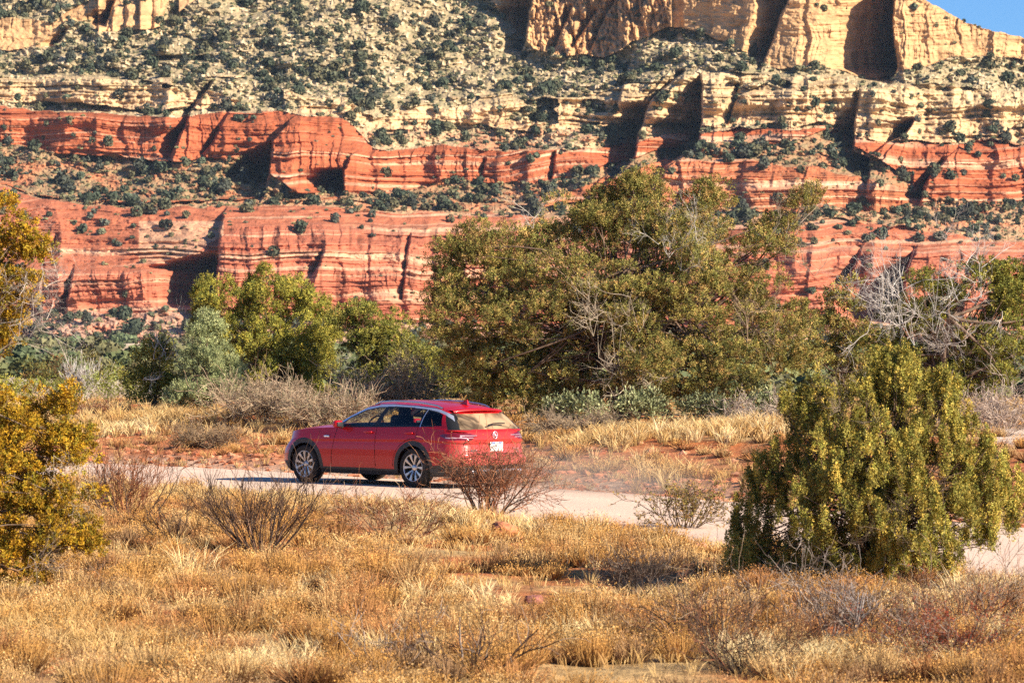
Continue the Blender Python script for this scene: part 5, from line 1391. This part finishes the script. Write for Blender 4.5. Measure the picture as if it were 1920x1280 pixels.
# dry grass: short litter everywhere, taller pale tufts in places
gb_ = Buf()
def tufts(x, y, nbl, L, spread, cols, w0=1.0, droop=.35):
    n = len(x)
    if n == 0: return
    z = ground_z(x, y); idx = np.repeat(np.arange(n), nbl); m = len(idx)
    a = rng.uniform(0, 2 * PI, m); q = rng.random(m)
    L_ = L[idx] * rng.uniform(.55, 1.1, m); r0 = spread * .35 * rng.random(m)
    base = np.column_stack([x[idx] + np.cos(a) * r0, y[idx] + np.sin(a) * r0, z[idx] - .01])
    out = np.column_stack([np.cos(a), np.sin(a), np.zeros(m)]); upv = np.array([0, 0, 1.0])
    th = .12 + .75 * q * spread / .25 * .6
    th = np.clip(th, .05, 1.1)[:, None]
    d1 = upv * np.cos(th) + out * np.sin(th); th2 = th + droop * rng.uniform(.4, 1.8, (m, 1)); d2 = upv * np.cos(th2) + out * np.sin(th2)
    mid = base + d1 * (L_ * .55)[:, None]; top = mid + d2 * (L_ * .45)[:, None]
    wv = (w0 * (.0005 + y[idx] * .75e-4))[:, None]; sdv_ = unit(np.cross(d1, rand_dirs(rng, m)))
    v = np.stack([base - sdv_ * wv, base + sdv_ * wv, mid + sdv_ * wv, mid - sdv_ * wv, top], 1)
    cc = cols[rng.integers(0, len(cols), n)][idx] * rng.uniform(.75, 1.25, (m, 1))
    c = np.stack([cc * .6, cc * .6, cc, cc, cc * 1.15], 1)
    i5 = np.arange(m)[:, None] * 5
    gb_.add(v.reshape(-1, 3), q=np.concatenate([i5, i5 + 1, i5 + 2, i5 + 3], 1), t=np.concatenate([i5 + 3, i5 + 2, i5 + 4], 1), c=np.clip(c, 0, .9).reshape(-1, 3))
STRAW = np.array([[.62, .42, .18], [.68, .49, .23], [.55, .35, .13], [.52, .31, .12]])
WHITE = np.array([[.72, .54, .27], [.78, .61, .34], [.66, .47, .22]])
x, y = scatter(6500, 20.5, 60, rng); s = road_sd(x, y); ok = (s < -2.9) & (fbm(x * .4, y * .4, 151) > -.12); x, y = x[ok], y[ok]
tufts(x, y, 13, rng.uniform(.08, .24, len(x)), .24, STRAW)
# roadside fringe
i = rng.integers(60, 330, 1500); o_ = -rng.uniform(2.9, 4.6, 1500); xy = RCL[i] + RN[i] * o_[:, None]
tufts(xy[:, 0], xy[:, 1], 16, rng.uniform(.08, .24, 1500), .22, STRAW)
i = rng.integers(60, 330, 700); o_ = rng.uniform(3.0, 7, 700); xy = RCL[i] + RN[i] * o_[:, None]
tufts(xy[:, 0], xy[:, 1], 16, rng.uniform(.10, .30, 700), .22, STRAW * .85)
# pale tall patches, placed where the photo has them: (px, py, d, half width m, count, length)
for (px, py, d, hw_, n_, L0, cols) in [(290, 800, 79, 1.6, 90, .45, STRAW), (230, 815, 77, .9, 50, .42, WHITE), (360, 800, 79, 1.2, 50, .42, STRAW), (1290, 850, 67, 2.0, 90, .44, WHITE), (1380, 850, 67, 1.3, 50, .44, STRAW), (1200, 860, 67, 1.6, 70, .36, STRAW), (1130, 880, 66, .8, 50, .4, STRAW),
                                       (1250, 920, 58, .7, 30, .5, STRAW), (340, 1090, 36, .25, 6, .75, WHITE), (60, 1200, 29, .7, 70, .42, STRAW), (160, 1150, 31, .6, 50, .45, STRAW), (480, 1260, 26, .5, 50, .34, WHITE), (420, 1250, 26, .4, 34, .32, WHITE), (620, 1090, 35, .5, 30, .3, WHITE), (1050, 990, 45, .8, 40, .36, WHITE), (980, 1000, 44, .6, 26, .4, STRAW),
                                       (820, 1100, 34, .6, 40, .34, WHITE), (1440, 1270, 26, .5, 50, .4, WHITE), (1560, 1265, 26, .5, 40, .36, WHITE), (1660, 1260, 26, .5, 40, .4, WHITE), (1880, 1200, 29, .6, 60, .42, WHITE), (1780, 1120, 32, .7, 50, .4, WHITE), (1870, 1090, 34, .5, 40, .4, WHITE), (1100, 1200, 29, .6, 40, .36, WHITE), (1250, 1110, 33, .6, 40, .34, STRAW), (620, 1230, 28, .6, 40, .34, WHITE), (240, 1230, 28, .6, 50, .4, STRAW),
                                       (400, 915, 53, 1.4, 60, .42, STRAW), (700, 925, 51, 1.6, 70, .42, STRAW), (560, 935, 51, 1.0, 40, .42, STRAW), (1000, 940, 50, .9, 26, .55, STRAW), (300, 900, 54, .8, 40, .4, STRAW), (830, 960, 47, .5, 14, .55, WHITE)]:
    cx_ = (px - CX) / F * d; x = cx_ + rng.normal(size=n_) * hw_ * .6; y = d + rng.normal(size=n_) * hw_ * .9
    s = np.abs(road_sd(x, y)) > 3.1; x, y = x[s], y[s]
    tufts(x, y, 28, np.where(y < 46, .68, .9) * L0 * rng.uniform(.7, 1.25, len(x)), .26, cols, 1.0, .5)
# under the far trees
x, y = scatter(2600, 66, 100, rng, 1.1); s = road_sd(x, y); ok = (s > 6) & (fbm(x * .3, y * .3, 161) > -.1); x, y = x[ok], y[ok]
tufts(x, y, 14, rng.uniform(.15, .45, len(x)), .25, STRAW * .9)
tag(gb_.build('grass', M_DRY), 'dry straw coloured grass in tufts on both sides of the road', 'grass', kind='stuff')
# ------------------------------------------------------------------ bushes of the valley and the mountain
def blob(rng, n, squash=.8):
    """n leaf clusters round a bush of unit radius sitting on z=0"""
    d = rand_dirs(rng, n); lump = 1 + .3 * fbm(d[:, 0] * 1.7 + 3, d[:, 1] * 1.7 + d[:, 2] * 2.1, int(rng.integers(1, 90)))
    p = d * (lump * (.62 + .38 * rng.random(n)))[:, None] * np.array([1, 1, squash]); p[:, 2] += squash * .80
    return p, d


def bush_mesh_arrays(rng, n, sz=.36, squash=.8):
    p, d = blob(rng, n, squash)
    t = unit(np.cross(d, rand_dirs(rng, n))); b_ = np.cross(d, t)
    s = sz * rng.uniform(.7, 1.4, (n, 1))
    nn = d * .12
    v = np.stack([p - t * s - nn, p - b_ * s * .8 + nn, p + t * s - nn, p + b_ * s * .8 + nn], 1)
    v += rng.normal(size=v.shape) * .07
    return v.reshape(-1, 3), np.arange(n * 4).reshape(n, 4), np.repeat(rng.uniform(.7, 1.3, n), 4)


rng = np.random.default_rng(201)
SCR = np.array([[.075, .092, .060], [.105, .112, .068], [.145, .135, .075], [.085, .092, .070]])
protos = []
for i in range(5):
    v, f, sh = bush_mesh_arrays(np.random.default_rng(300 + i), 90, .30, [.8, .95, .7, 1.15, .85][i])
    me_o = mesh_np('mountain_bush', v, f, M_SCRUB, None, False, SCR[i % 4][None] * sh[:, None]); protos.append(me_o.data); bpy.data.objects.remove(me_o)
varr = [bush_mesh_arrays(np.random.default_rng(330 + i), 46, .40, [.8, .95, .7, 1.1][i % 4]) for i in range(6)]
small = [bush_mesh_arrays(np.random.default_rng(350 + i), 12, .60, .6) for i in range(5)]
# mountain: where bushes grow, by kind of ground
N = 30000
u = rng.uniform(-300, 2220, N); v = rng.uniform(-60, 646, N)
P, ly, ov = mtn_point(u, v)
pr = np.array([.04, .85, .12, .90, .05, .85, .07, .95, .13, .03, .36])[ly]
cl_ = fbm(u / 70, v / 40, 211); pr = pr * np.where(ly == 1, np.clip(.50 + cl_ * 1.0, .18, 1.0), np.clip(.5 + cl_ * 1.1, .05, 1))
keep = (rng.random(N) < pr * .95) & ~ov
u, v, P, ly = u[keep], v[keep], P[keep], ly[keep]
size = np.exp(rng.normal(.16, .48, len(u))) * np.where(ly == 10, 1.15, 1.0) * np.where(v < 150, .82, .95); size = np.clip(size, .55, 2.7)
seen = size / P[:, 1] * ((u > -10) & (u < 1930) & (v > -10) & ((u < 330) | (v < 560)))
order = np.argsort(-seen); big = order[:300]; rest = order[300:]
for c, i in enumerate(big):
    o = bpy.data.objects.new('mountain_bush', protos[c % 5]); COL.objects.link(o)
    o.location = P[i] - np.array([0, 0, .25]); s = float(size[i]); o.scale = (s * rng.uniform(.9, 1.3), s, s * rng.uniform(.85, 1.2)); o.rotation_euler = (0, 0, rng.uniform(0, 6.28))
    tag(o, 'dark green juniper bush dotted on the ledges and slopes of the sandstone mountain', 'bush', 'bushes on the mountainside')
fb_ = Buf()
for i in rest:
    vv, ff, sh = varr[rng.integers(0, 6)]; a = rng.uniform(0, 6.28); ca, sa = math.cos(a), math.sin(a); s = size[i]
    w_ = np.stack([vv[:, 0] * ca - vv[:, 1] * sa, vv[:, 0] * sa + vv[:, 1] * ca, vv[:, 2] * rng.uniform(.85, 1.2)], 1) * s + P[i] - np.array([0, 0, .25])
    fb_.add(w_, q=ff, c=SCR[rng.integers(0, 4)][None] * sh[:, None] * rng.uniform(.8, 1.25))
# undergrowth between them
N = 34000
u = rng.uniform(-300, 2220, N); v = rng.uniform(-60, 646, N); P, ly, ov = mtn_point(u, v)
pr = np.array([.03, .8, .08, .8, .03, .8, .04, .9, .10, .02, .6])[ly]; keep = (rng.random(N) < pr * .42) & ~ov
for p_ in P[keep]:
    vv, ff, sh = small[rng.integers(0, 5)]; s = rng.uniform(.35, .95)
    fb_.add(vv * np.array([s * 1.3, s, s * .8]) + p_, q=ff, c=(SCR[rng.integers(0, 4)] * 1.5 + np.array([.035, .02, -.005]))[None] * sh[:, None] * rng.uniform(.7, 1.4))
tag(fb_.build('mountain_scrub', M_SCRUB), 'countless small dark bushes and undergrowth speckling the mountain slopes', 'scrub', kind='stuff')

# valley floor between the roadside trees and the mountain
VAL = np.array([[.15, .175, .075], [.12, .15, .075], [.17, .185, .08], [.18, .17, .085]])
N = 5200
y = 130 * (1150 / 130) ** rng.random(N) ** .8; x = rng.uniform(-1, 1, N) * (960 / F * y * 1.3)
den = fbm(x * .02, y * .008, 221) + .35 * sstep(420, 180, y); keep = (den > np.where(y > 230, .16, .04)) & ((y > 230) | (x / y * F + CX > 400)); x, y = x[keep], y[keep]; z = ground_z(x, y)
size = np.exp(rng.normal(.28, .35, len(x))) * (.75 + .4 * sstep(200, 700, y)); size = np.clip(size, .5, 2.4) * np.where(y < 240, .8, 1)
px_ = CX + x / y * F
seen = size / y * ((px_ < 350) | ((px_ > 730) & (px_ < 840)) | ((px_ > 1535) & (px_ < 1565))) * ((px_ > -10) & (px_ < 1930))
order = np.argsort(-seen); big = order[:120]; rest = order[120:]
vprot = []
for i in range(4):
    v_, f_, sh = bush_mesh_arrays(np.random.default_rng(400 + i), 420, .15, [.8, .95, .75, .9][i])
    me_o = mesh_np('valley_bush', v_, f_, M_SCRUB, None, False, VAL[i][None] * sh[:, None]); vprot.append(me_o.data); bpy.data.objects.remove(me_o)
for c, i in enumerate(big):
    o = bpy.data.objects.new('valley_bush', vprot[c % 4]); COL.objects.link(o); s = float(size[i])
    o.location = (x[i], y[i], z[i] - .1); o.scale = (s * rng.uniform(1, 1.5), s, s * rng.uniform(.85, 1.15)); o.rotation_euler = (0, 0, rng.uniform(0, 6.28))
    tag(o, 'rounded green bush growing on the pale valley floor before the mountain', 'bush', 'bushes on the valley floor')
vb_ = Buf(); vmid = [bush_mesh_arrays(np.random.default_rng(420 + i), 130, .25, .85) for i in range(6)]
for i in rest:
    vv, ff, sh = vmid[rng.integers(0, 6)]; s = size[i]; fx = -1 if rng.random() < .5 else 1
    vb_.add(vv * np.array([fx * s * 1.3, s, s]) + np.array([x[i], y[i], z[i] - .1]), q=ff if fx > 0 else ff[:, ::-1], c=VAL[rng.integers(0, 4)][None] * sh[:, None] * rng.uniform(.75, 1.25))
tag(vb_.build('valley_scrub', M_SCRUB), 'mass of green scrub filling the valley floor below the cliffs', 'scrub', kind='stuff')
